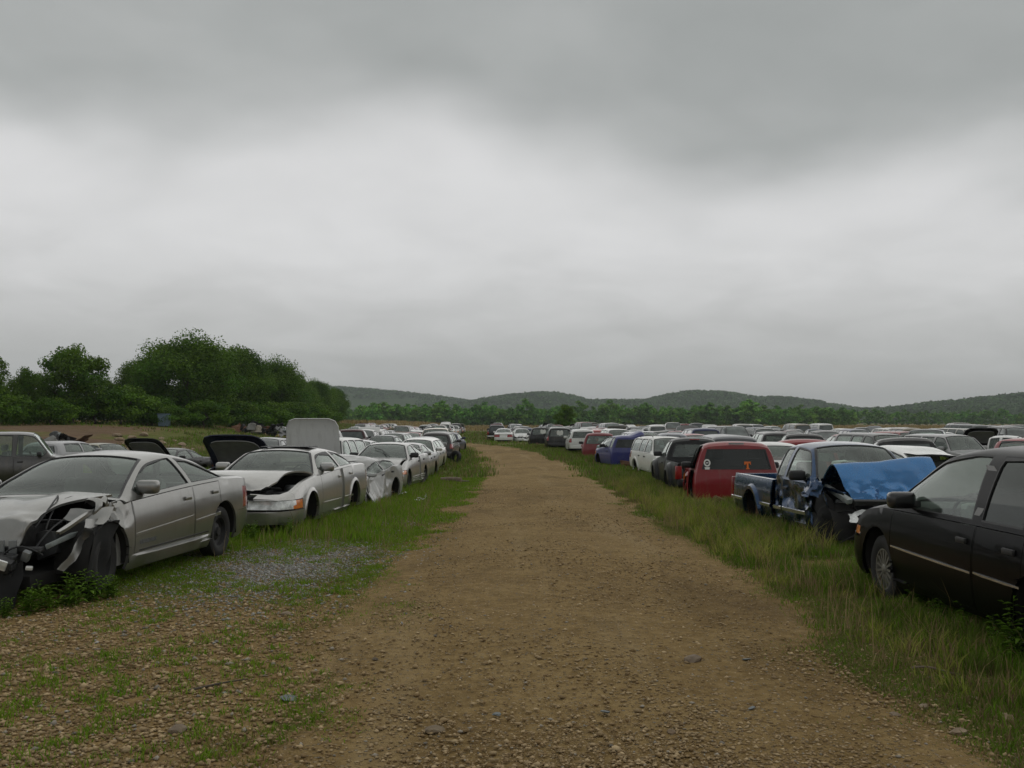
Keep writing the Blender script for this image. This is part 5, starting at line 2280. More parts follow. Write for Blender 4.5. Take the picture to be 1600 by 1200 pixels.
def place(name, key, x, y, rz, color, label, cat='car', group=None, sink=0.0, tilt=(0, 0)):
    v = VAR[key]
    loc = (x, y, gz(x, y) - sink)
    if v[2] is None:
        r = v[2] = make_vehicle(name, v[0], v[1], loc, rad(rz), color, label, cat, group, tilt)
    else:
        r = copy_tree(v[2], None, color)
        r.name = name
        if 'group' in r.keys():
            del r['group']
        r.location = loc
        r.rotation_euler = (tilt[0], tilt[1], rad(rz))
        setp(r, label, cat, group)
    return r


def hood_up(a, inner=True):
    def fn(parts, I, P):
        h = I['hood']
        piv = (0, P['cowl'] - .05, I['S'].top(P['cowl'] - .05))
        q = Part('hood_lining', [v.copy() for v in h.V], list(h.F), 'insulation', parent=h)
        c = sum(q.V, Vector()) / len(q.V)
        q.map(lambda v: Vector((v.x * .78, c.y + (v.y - c.y) * .74, v.z - .035)))
        if inner:
            parts.append(q)
        for z in (h, q):
            z.rot(piv, 'X', rad(-a))
        parts += bay_parts(P, I['S'], {})
        return parts
    return fn


def lid_up(a):
    def fn(parts, I, P):
        h = I['lid']
        piv = Vector((0, P['deck'] + .02, I['S'].top(P['deck'])))
        q = Part('lid_lining', [v.copy() for v in h.V], list(h.F), 'insulation', parent=h)
        c = sum(q.V, Vector()) / len(q.V)
        q.map(lambda v: Vector((v.x * .84, c.y + (v.y - c.y) * .8, v.z - .035)))
        for z in (h, q):
            z.rot(piv, 'X', rad(a))
        return parts + [q]
    return fn


def hatch_up(parts, I, P):
    return parts


def smash(hits, drop=()):
    def fn(parts, I, P):
        for p in parts:
            if p.name in ('body', 'hood', 'door', 'fender', 'front_bumper', 'trunk_lid'):
                refine(p)
        crumple(parts, hits)
        return [p for p in parts if p.name not in drop]
    return fn


variant('sedan', 'sedan', wheels=())
variant('sedan_metal', 'sedan', paint='paint_metal', wheels=(0, 1))
variant('sedan_hood', 'sedan', hood_up(48), wheels=())
variant('sedan_hoodup', 'sedan', hood_up(46), wheels=())
variant('sedan_lid', 'grandam', lid_up(72), wheels=())
variant('sedan_smash', 'boxy', smash([((0, .2, .6), (1.3, 1.4, .8), (0, .22, -.05), .14, 2.6)], ('grille', 'headlight')), wheels=())
variant('roof_crush', 'sedan', smash([((.3, 2.2, 1.35), (1.4, 1.3, .55), (-.05, .1, -.17), .035, 1.6), ((0, .4, .7), (1.3, 1.1, .7), (0, .15, 0), .12, 3)], ('windshield', 'grille', 'headlight')), wheels=())
variant('boxy', 'boxy', wheels=())
variant('coupe', 'coupe', paint='paint_metal', wheels=(), mirror='trim')
variant('hatch', 'hatch', wheels=())
variant('wagon', 'wagon', wheels=(), paint='paint_metal')
variant('minivan', 'minivan', wheels=(), paint='paint_metal')
variant('tallvan', 'tallvan', wheels=(0, 1, 2, 3), mirror='trim', paint='paint_metal')
variant('suv', 'suv', wheels=())
variant('bigsuv_hood', 'bigsuv', hood_up(82, False), wheels=(), mirror='trim')
variant('suv_hood', 'suv', hood_up(80), wheels=())
variant('bigsuv', 'bigsuv', wheels=(), mirror='trim')
variant('pickup', 'pickup', wheels=(), mirror='trim')
variant('pickup_nobed', 'pickup', wheels=(), bed=False, mirror='trim')
variant('bigpickup', 'bigpickup', wheels=(), mirror='trim')
variant('bigpickup_nobed', 'bigpickup', smash([((.9, .8, .8), (.8, 1.2, .7), (-.1, .2, 0), .2, 3)]), wheels=(), bed=False, mirror='trim')


def roof_peel(parts, I, P):
    refine(I['body'])
    I['body'].map(lambda v: v + Vector((-.10 * ss(-.2, .7, -v.x), 0, .34 * ss(.0, .75, -v.x) * ss(1.35, 1.55, v.z))))
    return parts


variant('pickup_peel', 'pickup', roof_peel, wheels=(), bed=False, mirror='trim', rearglass='glass_tint')

LW, SIL, GRY, DGR, BLK = (.72, .72, .70), (.40, .40, .39), (.17, .175, .175), (.05, .052, .052), (.006, .006, .007)
RED_, MAR, NAVY, BLU, TEAL, TAN_, BRN, GRN = (.26, .018, .018), (.11, .012, .016), (.016, .022, .06), (.03, .045, .20), (.02, .075, .085), (.36, .31, .24), (.12, .06, .04), (.02, .06, .035)

NAMED = [
    # name, variant, x, y, heading, colour, sink, category, label
    ('grey_van', 'tallvan', at(8, 30.5), 30.5, 111, (.085, .082, .08), .22, 'van', 'dark grey van standing side on at the left picture edge'),
    ('dark_coupe', 'coupe', -7.15, 17.3, -3, (.075, .077, .08), .05, 'car', 'dark grey coupe right behind the nearest silver sedan'),
    ('blue_sedan', 'sedan_hoodup', -6.50, 25.0, -3, (.016, .020, .05), .12, 'car', 'navy car with rounded hood raised, grey lining underneath'),
    ('white_utility_wagon', 'bigsuv_hood', -5.75, 29.8, -4, (.66, .66, .64), .30, 'car', 'white utility wagon with its hood raised upright behind the champagne sedan'),
    ('silver_hatchback', 'hatch', at(112, 36), 36, 172, (.34, .34, .35), .12, 'car', 'small silver hatchback behind the grey van, seen from the rear'),
    ('black_sedan', 'sedan_hood', at(226, 36), 38.5, -8, BLK, .45, 'car', 'black car with raised hood in front of the dirt bank'),
    ('tan_coupe', 'boxy', at(165, 42), 42, 60, (.25, .24, .16), .35, 'car', 'low olive car roof before the dirt bank'),
    ('silver_sedan', 'sedan_metal', -3.78, 34.6, -4, (.33, .33, .33), .16, 'car', 'pale silver sedan directly behind the silver sedan with crossed wiper'),
    ('white_wagon', 'wagon', -3.85, 40.2, -3, LW, .14, 'car', 'white station wagon beside the red stake on the left verge'),
    ('grey_hatchback', 'hatch', -4.05, 45.4, 177, (.30, .31, .31), .10, 'car', 'grey hatchback showing its red taillight, left of the verge grass'),
    ('dark_suv', 'suv', -3.75, 51.0, 178, (.06, .055, .055), .15, 'car', 'dark utility wagon with wide rear window last on the left verge'),
    ('tan_van', 'tallvan', -4.6, 59.5, 2, (.52, .46, .37), .30, 'van', 'tan van at the end of the left column near the bend'),
    ('silver_sedan', 'sedan_metal', -6.3, 40.0, -5, (.43, .44, .44), .18, 'car', 'silver sedan half hidden right of the raised white hood'),
    ('grey_sedan', 'boxy', -6.6, 50.2, -4, (.21, .215, .22), .12, 'car', 'grey square sedan in the second left column behind the silver sedan with amber headlights'),
    ('dark_wagon', 'wagon', -6.9, 57.0, -4, (.05, .055, .055), .10, 'car', 'dark station wagon roof in the second left column'),
    ('red_sedan', 'sedan', -6.6, 64.0, -4, (.30, .05, .045), .12, 'car', 'faded red car roof in the second left column'),
    ('white_sedan', 'roof_crush', -7.6, 78, -4, LW, .0, 'car', 'white crushed car at the head of the second left column'),
    ('blue_sedan', 'boxy', -4.2, 54.8 + 10.5, 175, NAVY, .15, 'car', 'navy car roof just before the bend of the road'),
    ('brown_pickup', 'bigpickup', at(628, 104), 104, 2, BRN, .2, 'pickup', 'brown pickup facing the camera beyond the crossing track'),
    ('brown_suv', 'bigsuv', at(685, 106), 106, 0, (.10, .075, .055), .2, 'car', 'brown utility wagon beyond the crossing track'),
    ('white_sedan', 'sedan', at(555, 121), 121, -6, LW, .1, 'car', 'white sedan alone at the head of the far left row'),
    # right hand side
    ('blue_pickup', 'pickup_peel', at(985, 41.8), 43.2, 191, (.032, .038, .17), .20, 'pickup', 'purple blue pickup cab with roof peeled up on one side'),
    ('teal_sedan', 'sedan', 5.25, 47.4, 2, TEAL, .18, 'car', 'dark teal car hidden behind the purple blue pickup'),
    ('red_pickup', 'bigpickup_nobed', at(938, 54), 54.5, 178, (.22, .03, .035), .42, 'pickup', 'faded red pickup cab with torn fender in the right column'),
    ('white_van', 'suv', at(908, 61.5), 62, 180, LW, .12, 'car', 'small white wagon seen from the rear beside the torn red pickup'),
    ('black_suv', 'bigsuv', at(873, 71), 72, 180, BLK, .20, 'car', 'black utility wagon with white emblem on its rear window'),
    ('black_pickup', 'bigpickup_nobed', at(846, 80), 81, 182, BLK, .25, 'pickup', 'stripped black pickup cab left of the wagon with white emblem'),
    ('white_sedan', 'sedan_smash', at(815, 97), 97, 5, LW, .10, 'car', 'white sedan with smashed nose facing the bend'),
    ('white_sedan', 'sedan', at(787, 94), 95, 180, (.76, .76, .74), .05, 'car', 'white sedan seen from the rear right beside the bend'),
    ('white_sedan', 'roof_crush', 7.55, 17.6, 6, (.80, .80, .78), -.04, 'car', 'white car with caved in roof behind the blue folded hood'),
    ('red_pickup', 'bigpickup', 8.35, 27.6, 176, (.28, .015, .02), .32, 'pickup', 'red pickup roof behind the roof of the blue pickup'),
    ('grey_suv', 'suv', at(1392, 33), 33.8, 8, (.085, .088, .088), .05, 'car', 'charcoal utility wagon behind the caved in white roof'),
    ('dark_suv', 'bigsuv', at(1133, 34), 34.5, 177, (.11, .115, .125), .26, 'car', 'slate grey utility wagon with red brake light above the rear window'),
    ('white_sedan', 'boxy', at(1214, 25.5), 26.5, 178, LW, .0, 'car', 'white car roof between the two red pickups'),
    ('silver_suv', 'suv', at(1502, 36), 36.8, 12, (.30, .30, .30), .12, 'car', 'silver utility wagon behind the roof of the black van'),
    ('navy_pickup', 'bigpickup', at(1472, 44), 45.5, -30, (.03, .045, .075), .12, 'pickup', 'dark slate blue pickup standing tall at the right, side window open'),
    ('white_pickup', 'pickup', at(1562, 38), 38, 55, LW, .14, 'pickup', 'white pickup cab with dark windows near the right picture edge'),
    ('red_suv', 'bigsuv', at(1712, 24), 24.5, 10, (.26, .015, .02), .30, 'car', 'red utility wagon cut off by the right picture edge'),
    ('black_hatchback', 'sedan_hood', at(1538, 46), 47.5, -10, BLK, .12, 'car', 'black car with raised hood behind the white pickup at right'),
    ('black_pickup', 'bigpickup', at(1268, 39), 40, 175, BLK, .28, 'pickup', 'black pickup with dark back window behind the red pickup roof'),
    ('maroon_sedan', 'sedan', at(1330, 47), 48, 176, (.20, .015, .02), .0, 'car', 'long red roof behind the charcoal utility wagon'),
    ('red_suv', 'suv', at(1428, 45), 46, 10, (.24, .02, .02), .1, 'car', 'red utility wagon left of the dark slate blue pickup'),
    ('black_suv', 'suv', at(1205, 47), 47.5, 176, (.016, .016, .017), .12, 'car', 'black utility wagon behind the white roof between the red pickups'),
    ('white_utility_wagon', 'suv', at(968, 56), 57, 4, LW, .08, 'car', 'white utility wagon facing the camera behind the purple blue pickup'),
    ('red_minivan', 'minivan', at(933, 64), 65, 178, (.30, .05, .045), .1, 'van', 'red minivan roof left of the second white utility wagon'),
    ('silver_pickup', 'pickup', at(1055, 43), 44, 178, (.30, .31, .34), .1, 'pickup', 'grey pickup behind the dark grey extended cab pickup'),
    ('red_white_suv', 'hatch', at(1092, 45), 46, 3, (.30, .02, .03), .0, 'car', 'red hatchback left of the slate grey utility wagon'),
    ('green_minivan', 'minivan', at(1008, 50), 51, 4, (.14, .15, .20), .1, 'van', 'grey blue minivan behind the white four-door wagon'),
]
OCC = [(-4.76, 11.2), (-4.27, 18.5), (-4.0, 23.7), (-3.66, 29), (4.46, 8), (5.06, 15.4), (4.6, 21), (5.1, 25.8), (5.7, 36.2)]
for nm, key, x, y, rz, colr, sink, cat, lab in NAMED:
    r = place(nm, key, x, y, rz, colr, lab, cat, None, sink, tilt=(random.uniform(-.012, .012), random.uniform(-.02, .02)))
    OCC.append((x, y))
    if 'emblem' in lab:
        S_ = SPEC['bigsuv']
        V_, F_ = [], []
        for sx in (-1, 1):
            b = len(V_)
            for a in np.linspace(0, 2 * math.pi, 15)[:-1]:
                xx, zz = .13 * sx + .13 * math.cos(a) * (1 - .3 * sx * math.cos(a)), .17 * math.sin(a)
                V_.append((xx, S_['L'] / 2 - .008, 1.42 + zz))
            F_.append(tuple(range(b, b + 14)))
        b = len(V_)
        V_ += [(-.05, S_['L'] / 2 - .004, 1.22), (.05, S_['L'] / 2 - .004, 1.22), (.08, S_['L'] / 2 - .004, 1.36), (-.08, S_['L'] / 2 - .004, 1.36)]
        F_.append((b, b + 1, b + 2, b + 3))
        mesh_obj('window_emblem', V_, F_, 'sticker_white', parent=r, smooth=False)

# ------------------------------------------------------------------ the far rows: cars a few pixels across, one mesh each
FARM = {}
for key, spec, mods, kind in [
    ('sedan', 'sedan', None, 'sedan'), ('boxy', 'boxy', None, 'sedan'), ('coupe', 'coupe', None, 'coupe'), ('hatch', 'hatch', None, 'hatchback'), ('wagon', 'wagon', None, 'station wagon'),
    ('minivan', 'minivan', None, 'minivan'), ('suv', 'suv', None, 'utility wagon'), ('bigsuv', 'bigsuv', None, 'utility wagon'), ('tallvan', 'tallvan', None, 'van'),
    ('pickup', 'pickup', None, 'pickup'), ('bigpickup', 'bigpickup', None, 'pickup'),
    ('sedan_hood', 'sedan', hood_up(40), 'sedan with raised hood'), ('suv_hood', 'suv', hood_up(45), 'utility wagon with raised hood'), ('boxy_lid', 'boxy', lid_up(45), 'sedan with open trunk'),
    ('smash', 'sedan', smash([((0, .3, .6), (1.4, 1.6, .9), (0, .25, -.05), .2, 2.2), ((.2, 2.4, 1.35), (1.2, 1.2, .5), (0, .1, -.2), .1, 2)], ('grille', 'headlight', 'windshield')), 'crushed sedan'),
    ('nobed', 'pickup', None, 'bare pickup cab'),
]:
    P = SPEC[spec]
    o = dict(seg=.2, wheels=(), inside=False, mirror='trim')
    if key == 'nobed':
        o['bed'] = False
    parts, I = build_vehicle(P, o)
    if mods:
        parts = mods(parts, I, P) or parts
    FARM[key] = (join_parts('far_' + key, parts, P.get('LT', P['L'])), kind)
KEYS = ['sedan'] * 5 + ['boxy'] * 4 + ['coupe'] * 2 + ['hatch'] * 3 + ['wagon'] * 2 + ['minivan'] * 3 + ['suv'] * 4 + ['bigsuv'] * 2 + ['tallvan'] * 2 + ['pickup'] * 4 + ['bigpickup'] * 2 + ['sedan_hood', 'suv_hood', 'boxy_lid', 'smash', 'smash', 'smash', 'smash', 'nobed', 'nobed']
COLS = [((.66, .66, .64), 'white', 14), ((.46, .45, .41), 'off-white', 4), ((.28, .285, .285), 'silver', 13), ((.12, .125, .13), 'grey', 17), ((.012, .012, .013), 'black', 22), ((.20, .014, .016), 'red', 10), ((.07, .010, .013), 'maroon', 8), ((.02, .032, .10), 'blue', 8), ((.012, .04, .036), 'green', 6), ((.22, .19, .14), 'tan', 4), ((.07, .042, .028), 'brown', 4)]
CW = np.array([c[2] for c in COLS], float)
CW /= CW.sum()


def far_place(x, y, rz, where, group):
    for a, b in OCC:
        if abs(a - x) < 2.3 and abs(b - y) < 5.4:
            return
    if float(road_dist(np.array([x]), np.array([y]))[0]) < 3.6:
        return
    OCC.append((x, y))
    key = KEYS[int(RNG.integers(0, len(KEYS)))]
    me, kind = FARM[key]
    c, cn, _ = COLS[int(RNG.choice(len(COLS), p=CW))]
    j = RNG.uniform(.85, 1.12)
    nm = kind.split(' with')[0].split(' without')[0].replace(' ', '_')
    o = bpy.data.objects.new(nm, me)
    COL.objects.link(o)
    o.location = (x, y, gz(x, y) - RNG.uniform(.02, .2))
    o.rotation_euler = (RNG.uniform(-.02, .02), RNG.uniform(-.03, .03), rad(rz))
    o.color = (*[q * j for q in c], 1)
    zs_ = RNG.uniform(.88, 1.12)
    o.scale = (RNG.uniform(.95, 1.04), RNG.uniform(.93, 1.05), zs_)
    cat = 'pickup' if 'pickup' in kind else ('van' if 'van' in kind else 'car')
    setp(o, f'{cn} {kind} {where}', cat, group)


def in_view(x, y, m=1.5):
    return y > 5 and abs(x) < (800 / F_PX) * y + m


# right hand field: columns parallel to the road, in pairs with a grass aisle
X = 8.0
col = 0
while X < 105:
    y = 20 + RNG.uniform(0, 4)
    lim = 190 if X < 22 else (165 if X < 34 else (95 if X < 46 else 88))
    if X > 22:
        lim += RNG.uniform(-12, 12)
    step = 5.7
    while y < lim:
        xx = X + RNG.uniform(-.25, .25) - .012 * (y - 20)
        px = 800 + xx / y * F_PX
        if in_view(xx, y) and RNG.random() < .90:
            if px < 1000:
                where, gr = 'in packed far rows around the lone tree', 'far cars around the lone tree'
            elif px < 1200:
                where, gr = 'in rows beyond the white four-door wagon', 'far cars behind the right column, middle'
            elif px < 1400:
                where, gr = 'in the rows beyond the blue pickup', 'far cars beyond the blue pickup'
            else:
                where, gr = 'in the rows before the tan field at the far right', 'far cars at the far right'
            far_place(xx, y, (0 if RNG.random() < .5 else 180) + RNG.normal(0, 9), where, gr)
        y += step + RNG.uniform(-.2, .6) + (1.2 if y > 90 else 0)
    X += 2.9 if col % 2 == 0 else 4.4
    col += 1
# right column beside the road, far end
for y in np.arange(50, 96, 6.0):
    far_place(5.3 - .05 * (y - 50), y, 180 + RNG.uniform(-5, 5), 'in the column along the right road edge', 'cars of the right roadside column')
# rows beyond the bend, right of centre
for X0 in (-1.5, 1.8, 6.0, 9.4):
    for y in np.arange(104, 190, 6.4):
        px = 800 + X0 / y * F_PX
        far_place(X0 + RNG.uniform(-.3, .3) - .02 * (y - 104), y, RNG.choice([0, 180]) + RNG.uniform(-6, 6), 'in the far rows straight ahead beyond the bend', 'far cars straight ahead')
# rows beyond the crossing track, left of centre
for X0 in (-9.2, -12.4):
    for y in np.arange(112, 170, 6.4):
        far_place(X0 + RNG.uniform(-.3, .3), y, RNG.choice([0, 180]) + RNG.uniform(-6, 6), 'in the far rows behind the brown pickup', 'far cars behind the brown pickup')
for y in np.arange(128, 178, 6.2):
    far_place(-20.4 - .03 * (y - 121), y, RNG.uniform(-8, 4), 'in the single far row left of the brown pickup', 'far cars of the left single row')
# second and third left columns
for X0 in (-9.9,):
    for y in np.arange(40, 78, 6.0):
        far_place(X0 + RNG.uniform(-.3, .3), y, RNG.choice([0, 180]) + RNG.uniform(-4, 4), 'in the third column on the left', 'cars of the third left column')
# ------------------------------------------------------------------ grass


def grass(name, label, tufts, per, hmin, hmax, width, spread, col_a, col_b, dry, seed, lean=.45):
    """tufts (n,2) positions, per blades a tuft; one stuff object"""
    rng = np.random.default_rng(seed)
    n = len(tufts) * per
    th = np.repeat(rng.uniform(hmin, hmax, len(tufts)) if np.isscalar(hmin) else hmin, per)
    cx = np.repeat(tufts[:, 0], per) + rng.normal(0, 1, n) * spread
    cy = np.repeat(tufts[:, 1], per) + rng.normal(0, 1, n) * spread
    h = th * rng.uniform(.5, 1.15, n)
    a = rng.uniform(0, 2 * np.pi, n)
    b = rng.uniform(0, 2 * np.pi, n)
    ln = h * rng.uniform(.1, 1.0, n) * lean
    dx, dy = np.cos(a) * ln, np.sin(a) * ln
    wx, wy = np.cos(b) * width * rng.uniform(.6, 1.3, n), np.sin(b) * width * rng.uniform(.6, 1.3, n)
    z = ground_z(cx, cy) - .015
    base = np.stack([cx, cy, z], 1)
    wv = np.stack([wx, wy, np.zeros(n)], 1)
    mid = base + np.stack([dx * .35, dy * .35, h * .6], 1)
    tip = base + np.stack([dx, dy, h], 1)
    V = np.stack([base - wv, base + wv, mid - wv * .75, mid + wv * .75, tip], 1).reshape(-1, 3)
    k = np.arange(n)[:, None] * 5
    F = np.concatenate([k + [0, 1, 3], k + [0, 3, 2], k + [2, 3, 4]], 0)
    t = np.repeat(rng.uniform(0, 1, len(tufts)), per)[:, None]
    c = np.array(col_a) * (1 - t) + np.array(col_b) * t
    c = c * rng.uniform(.7, 1.3, (n, 1))
    dm = (rng.uniform(0, 1, n) < np.repeat(np.full(len(tufts), dry) if np.isscalar(dry) else dry, per))[:, None]
    c = np.where(dm, np.array([.27, .20, .10]) * rng.uniform(.6, 1.3, (n, 1)), c)
    me = np_mesh(name, V, F, 'blade', np.repeat(np.clip(c, 0, 1), 5, 0))
    o = bpy.data.objects.new(name, me)
    COL.objects.link(o)
    setp(o, label, 'grass', kind='stuff')
    return o


def scatter(n, x0, x1, y0, y1, seed, power=1.0, thr=None, jitter=.35):
    rng = np.random.default_rng(seed)
    x = rng.uniform(x0, x1, n)
    y = rng.uniform(y0, y1, n)
    g = grass_amount(x, y)
    keep = rng.uniform(0, 1, n) < g ** power
    vis = np.abs(x) < y * (800 / F_PX) + 1.0
    q = keep & vis
    return np.stack([x[q], y[q]], 1)


def clumpy(p, seed, fq=1.3, lo=.3, hi=.6):
    n = fbm(p[:, 0] * fq, p[:, 1] * fq, seed, 3)
    rng = np.random.default_rng(seed)
    return p[rng.uniform(0, 1, len(p)) < ssn(lo, hi, n)]


GA, GB = (.130, .255, .016), (.205, .300, .030)
# left verge: short, patchy weeds and clover
p = clumpy(scatter(15000, -6.5, -.6, 4.6, 16, 1, 1.1), 31, 1.5, .32, .52)
hh = np.clip(.035 + .05 * fbm(p[:, 0] * .8, p[:, 1] * .8, 9, 3), .03, .12)
grass('verge_grass', 'short patchy weeds and grass on the stony left verge', p, 22, hh, 0, .0042, .035, GA, GB, .08, 101, .9)
p = scatter(9000, -9, -.9, 14, 34, 2, 1.1)
hh = .08 + .14 * ssn(-1.6, -2.9, p[:, 0]) * fbm(p[:, 0] * .7, p[:, 1] * .7, 12, 3) * 2
grass('verge_grass', 'green grass strip between road and left wrecks', p, 13, hh, 0, .0065, .06, GA, GB, .10, 102, .6)
# short growth under the taller tufts
p = scatter(16000, 1.7, 6.5, 4.6, 17, 41, 1.0)
hh = .03 + .05 * fbm(p[:, 0], p[:, 1], 42, 3)
grass('verge_grass', 'low thin grass at the right road edge', p, 14, hh, 0, .0042, .05, GA, (.19, .185, .065), .22, 110, .9)
p = scatter(15000, -6.5, -.7, 5.0, 17, 43, 1.2)
hh = .025 + .035 * fbm(p[:, 0], p[:, 1], 44, 3)
grass('verge_grass', 'low thin grass at the left road edge', p, 12, hh, 0, .0042, .05, GA, (.19, .185, .065), .14, 111, .9)
# right verge: taller, with dry red-brown tufts
p = clumpy(scatter(9000, 1.9, 8, 4.6, 16, 3, 1.3), 33, 1.1, .26, .50)
e = ssn(2.3, 3.4, p[:, 0])
hh = .04 + e * (.05 + .20 * fbm(p[:, 0] * .8, p[:, 1] * .8, 14, 3))
grass('verge_grass', 'tall green and straw grass beside the black van', p, 22, hh, 0, .0052, .05, GA, (.12, .145, .035), .16 + .25 * (fbm(p[:, 0] * .7, p[:, 1] * .7, 15, 2) > .42) * (e < .8), 103, .6)
p = scatter(10000, 1.9, 10, 14, 34, 4, 1.2)
e = ssn(2.5, 3.7, p[:, 0])
hh = .05 + e * (.08 + .30 * fbm(p[:, 0] * .6, p[:, 1] * .6, 16, 3))
grass('verge_grass', 'tall grass strip along the right column of wrecks', p, 16, hh, 0, .0075, .07, GA, (.135, .15, .045), .15 + .3 * (fbm(p[:, 0] * .5, p[:, 1] * .5, 18, 2) > .45), 104, .55)
# thin dry growth creeping over the road edges
rng = np.random.default_rng(61)
x = rng.uniform(-4.5, 5.5, 60000)
y = 4.5 + 32 * rng.uniform(0, 1, 60000) ** 1.4
dd = road_dist(x, y) + (fbm(x * 1.1, y * 1.1, 62, 3) - .45) * 1.6
q = (rng.uniform(0, 1, len(x)) < .30 * ssn(1.25, 1.9, dd) * (1 - ssn(2.2, 3.0, dd))) & (fbm(x * 2.2, y * 2.2, 63, 3) > .40)
p = np.stack([x[q], y[q]], 1)
hh = .02 + .05 * fbm(p[:, 0], p[:, 1], 64, 3)
grass('verge_grass', 'thin dry weeds creeping over the dirt road edges', p, 12, hh, 0, .0045, .05, (.16, .20, .03), (.24, .20, .075), .38, 112, 1.0)
# tall spiky tufts leaning over the right verge
rng = np.random.default_rng(65)
x = rng.uniform(2.7, 4.1, 260)
y = rng.uniform(6, 30, 260)
q = (grass_amount(x, y) > .6)
p = np.stack([x[q], y[q]], 1)
hh = rng.uniform(.18, .42, len(p)) * np.where(p[:, 1] < 11, .5, 1.0)
grass('verge_grass', 'tall pale tufts of grass along the right verge', p, 46, hh, 0, .0050, .06, (.20, .27, .03), (.32, .32, .08), .14, 113, 1.0)
# dead stalks standing in both verges
rng = np.random.default_rng(67)
x = np.concatenate([rng.uniform(2.5, 4.2, 700), rng.uniform(-3.6, -1.6, 260)])
y = np.concatenate([rng.uniform(6, 32, 700), rng.uniform(12, 32, 260)])
q = (grass_amount(x, y) > .55)
p = np.stack([x[q], y[q]], 1)
grass('dead_stalks', 'thin dry straw stalks standing in the verges', p, 4, rng.uniform(.18, .48, len(p)), 0, .0032, .05, (.30, .22, .11), (.36, .27, .14), .5, 114, .7)
# farther grass
p = scatter(15000, -26, 22, 34, 80, 5, 1.0)
hh = .10 + .32 * fbm(p[:, 0] * .35, p[:, 1] * .35, 19, 3)
grass('meadow_grass', 'rough grass between the middle rows of wrecks', p, 10, hh, 0, .014, .13, GA, (.13, .145, .045), .2, 105, .5)
p = scatter(9000, -60, 60, 80, 190, 6, 1.0)
hh = .15 + .30 * fbm(p[:, 0] * .2, p[:, 1] * .2, 20, 3)
grass('meadow_grass', 'rough grass between the far rows of wrecks', p, 8, hh, 0, .04, .3, GA, (.14, .15, .05), .25, 106, .5)
# tan field
rng = np.random.default_rng(8)
p = np.stack([rng.uniform(-160, 330, 16000), rng.uniform(85, 420, 16000)], 1)
p = p[(tan_amount(p[:, 0], p[:, 1]) > .5) & (np.abs(p[:, 0]) < p[:, 1] * .53 + 3)]
grass('hay_field', 'tan uncut hay field before the distant wood', p, 7, .5, .95, .09, .7, (.30, .235, .10), (.34, .26, .115), .4, 107, .4)


# ------------------------------------------------------------------ gravel
def gravel(name, label, x, y, size, cols, seed):
    rng = np.random.default_rng(seed)
    n = len(x)
    o = np.array([[1, 0, 0], [0, 1, 0], [-1, 0, 0], [0, -1, 0], [0, 0, 1], [0, 0, -1]], float)
    sx, sy, sz = size * rng.uniform(.7, 1.4, n), size * rng.uniform(.6, 1.1, n), size * rng.uniform(.3, .65, n)
    a = rng.uniform(0, 6.28, n)
    j = o[None] * (1 + rng.uniform(-.35, .35, (n, 6, 1))) + rng.uniform(-.25, .25, (n, 6, 3))
    j = j * np.stack([sx, sy, sz], 1)[:, None, :]
    c, s = np.cos(a)[:, None], np.sin(a)[:, None]
    X = j[:, :, 0] * c - j[:, :, 1] * s + x[:, None]
    Y = j[:, :, 0] * s + j[:, :, 1] * c + y[:, None]
    Z = j[:, :, 2] + (ground_z(x, y) + lift_at(x, y) + .004 + sz * .25)[:, None]
    V = np.stack([X, Y, Z], -1).reshape(-1, 3)
    f = np.array([[0, 1, 4], [1, 2, 4], [2, 3, 4], [3, 0, 4], [1, 0, 5], [2, 1, 5], [3, 2, 5], [0, 3, 5]])
    F = (f[None] + (np.arange(n) * 6)[:, None, None]).reshape(-1, 3)
    me = np_mesh(name, V, F, 'pebble', np.repeat(cols, 6, 0))
    ob = bpy.data.objects.new(name, me)
    COL.objects.link(ob)
    setp(ob, label, 'gravel', kind='stuff')


rng = np.random.default_rng(77)


def stone_cols(n, grey=.15):
    t = rng.uniform(0, 1, (n, 1))
    c = np.array([.20, .13, .06]) * (1 - t) + np.array([.46, .345, .20]) * t
    g = rng.uniform(0, 1, (n, 1)) < grey
    c = np.where(g, np.array([.30, .265, .215]) * rng.uniform(.6, 1.3, (n, 1)), c)
    return c * rng.uniform(.75, 1.2, (n, 1))


n = 130000
y = 4.4 + 22 * rng.uniform(0, 1, n) ** 1.9
x = rng.uniform(-1, 1, n) * (y * .55 + .5)
m = (x > -4.2) & (x < 3.6)
dens = fbm(x * .8, y * .8, 55, 3)
m &= rng.uniform(0, 1, n) < ssn(.34, .60, dens) * .75 + .25
x, y = x[m], y[m]
gravel('road_gravel', 'brown gravel strewn over the dirt road', x, y, .0045 + .013 * rng.uniform(0, 1, len(x)) ** 3.5, stone_cols(len(x), .04), 1)
n = 9000
y = 4.6 + 26 * rng.uniform(0, 1, n) ** 1.6
x = rng.uniform(-2.2, 3.0, n)
m = (np.abs(x) < y * .56) & (fbm(x * .6, y * .6, 58, 3) > .40)
x, y = x[m], y[m]
gravel('road_gravel', 'coarser brown stones lying loose on the dirt road', x, y, .010 + .016 * rng.uniform(0, 1, len(x)) ** 3, stone_cols(len(x), .05), 7)
n = 22000
y = 4.3 + 6.5 * rng.uniform(0, 1, n) ** 1.3
x = -rng.uniform(.8, 4.6, n)
m = (np.abs(x) < y * .56) & (rng.uniform(0, 1, n) < ssn(-.9, -2.2, x) * ssn(11, 7, y))
x, y = x[m], y[m]
gravel('bank_stones', 'loose tan stones on the left foreground verge', x, y, .007 + .022 * rng.uniform(0, 1, len(x)) ** 2.6, stone_cols(len(x), .05), 2)
n = 9000
x = rng.normal(-2.7, .62, n)
y = rng.normal(11.7, 1.45, n)
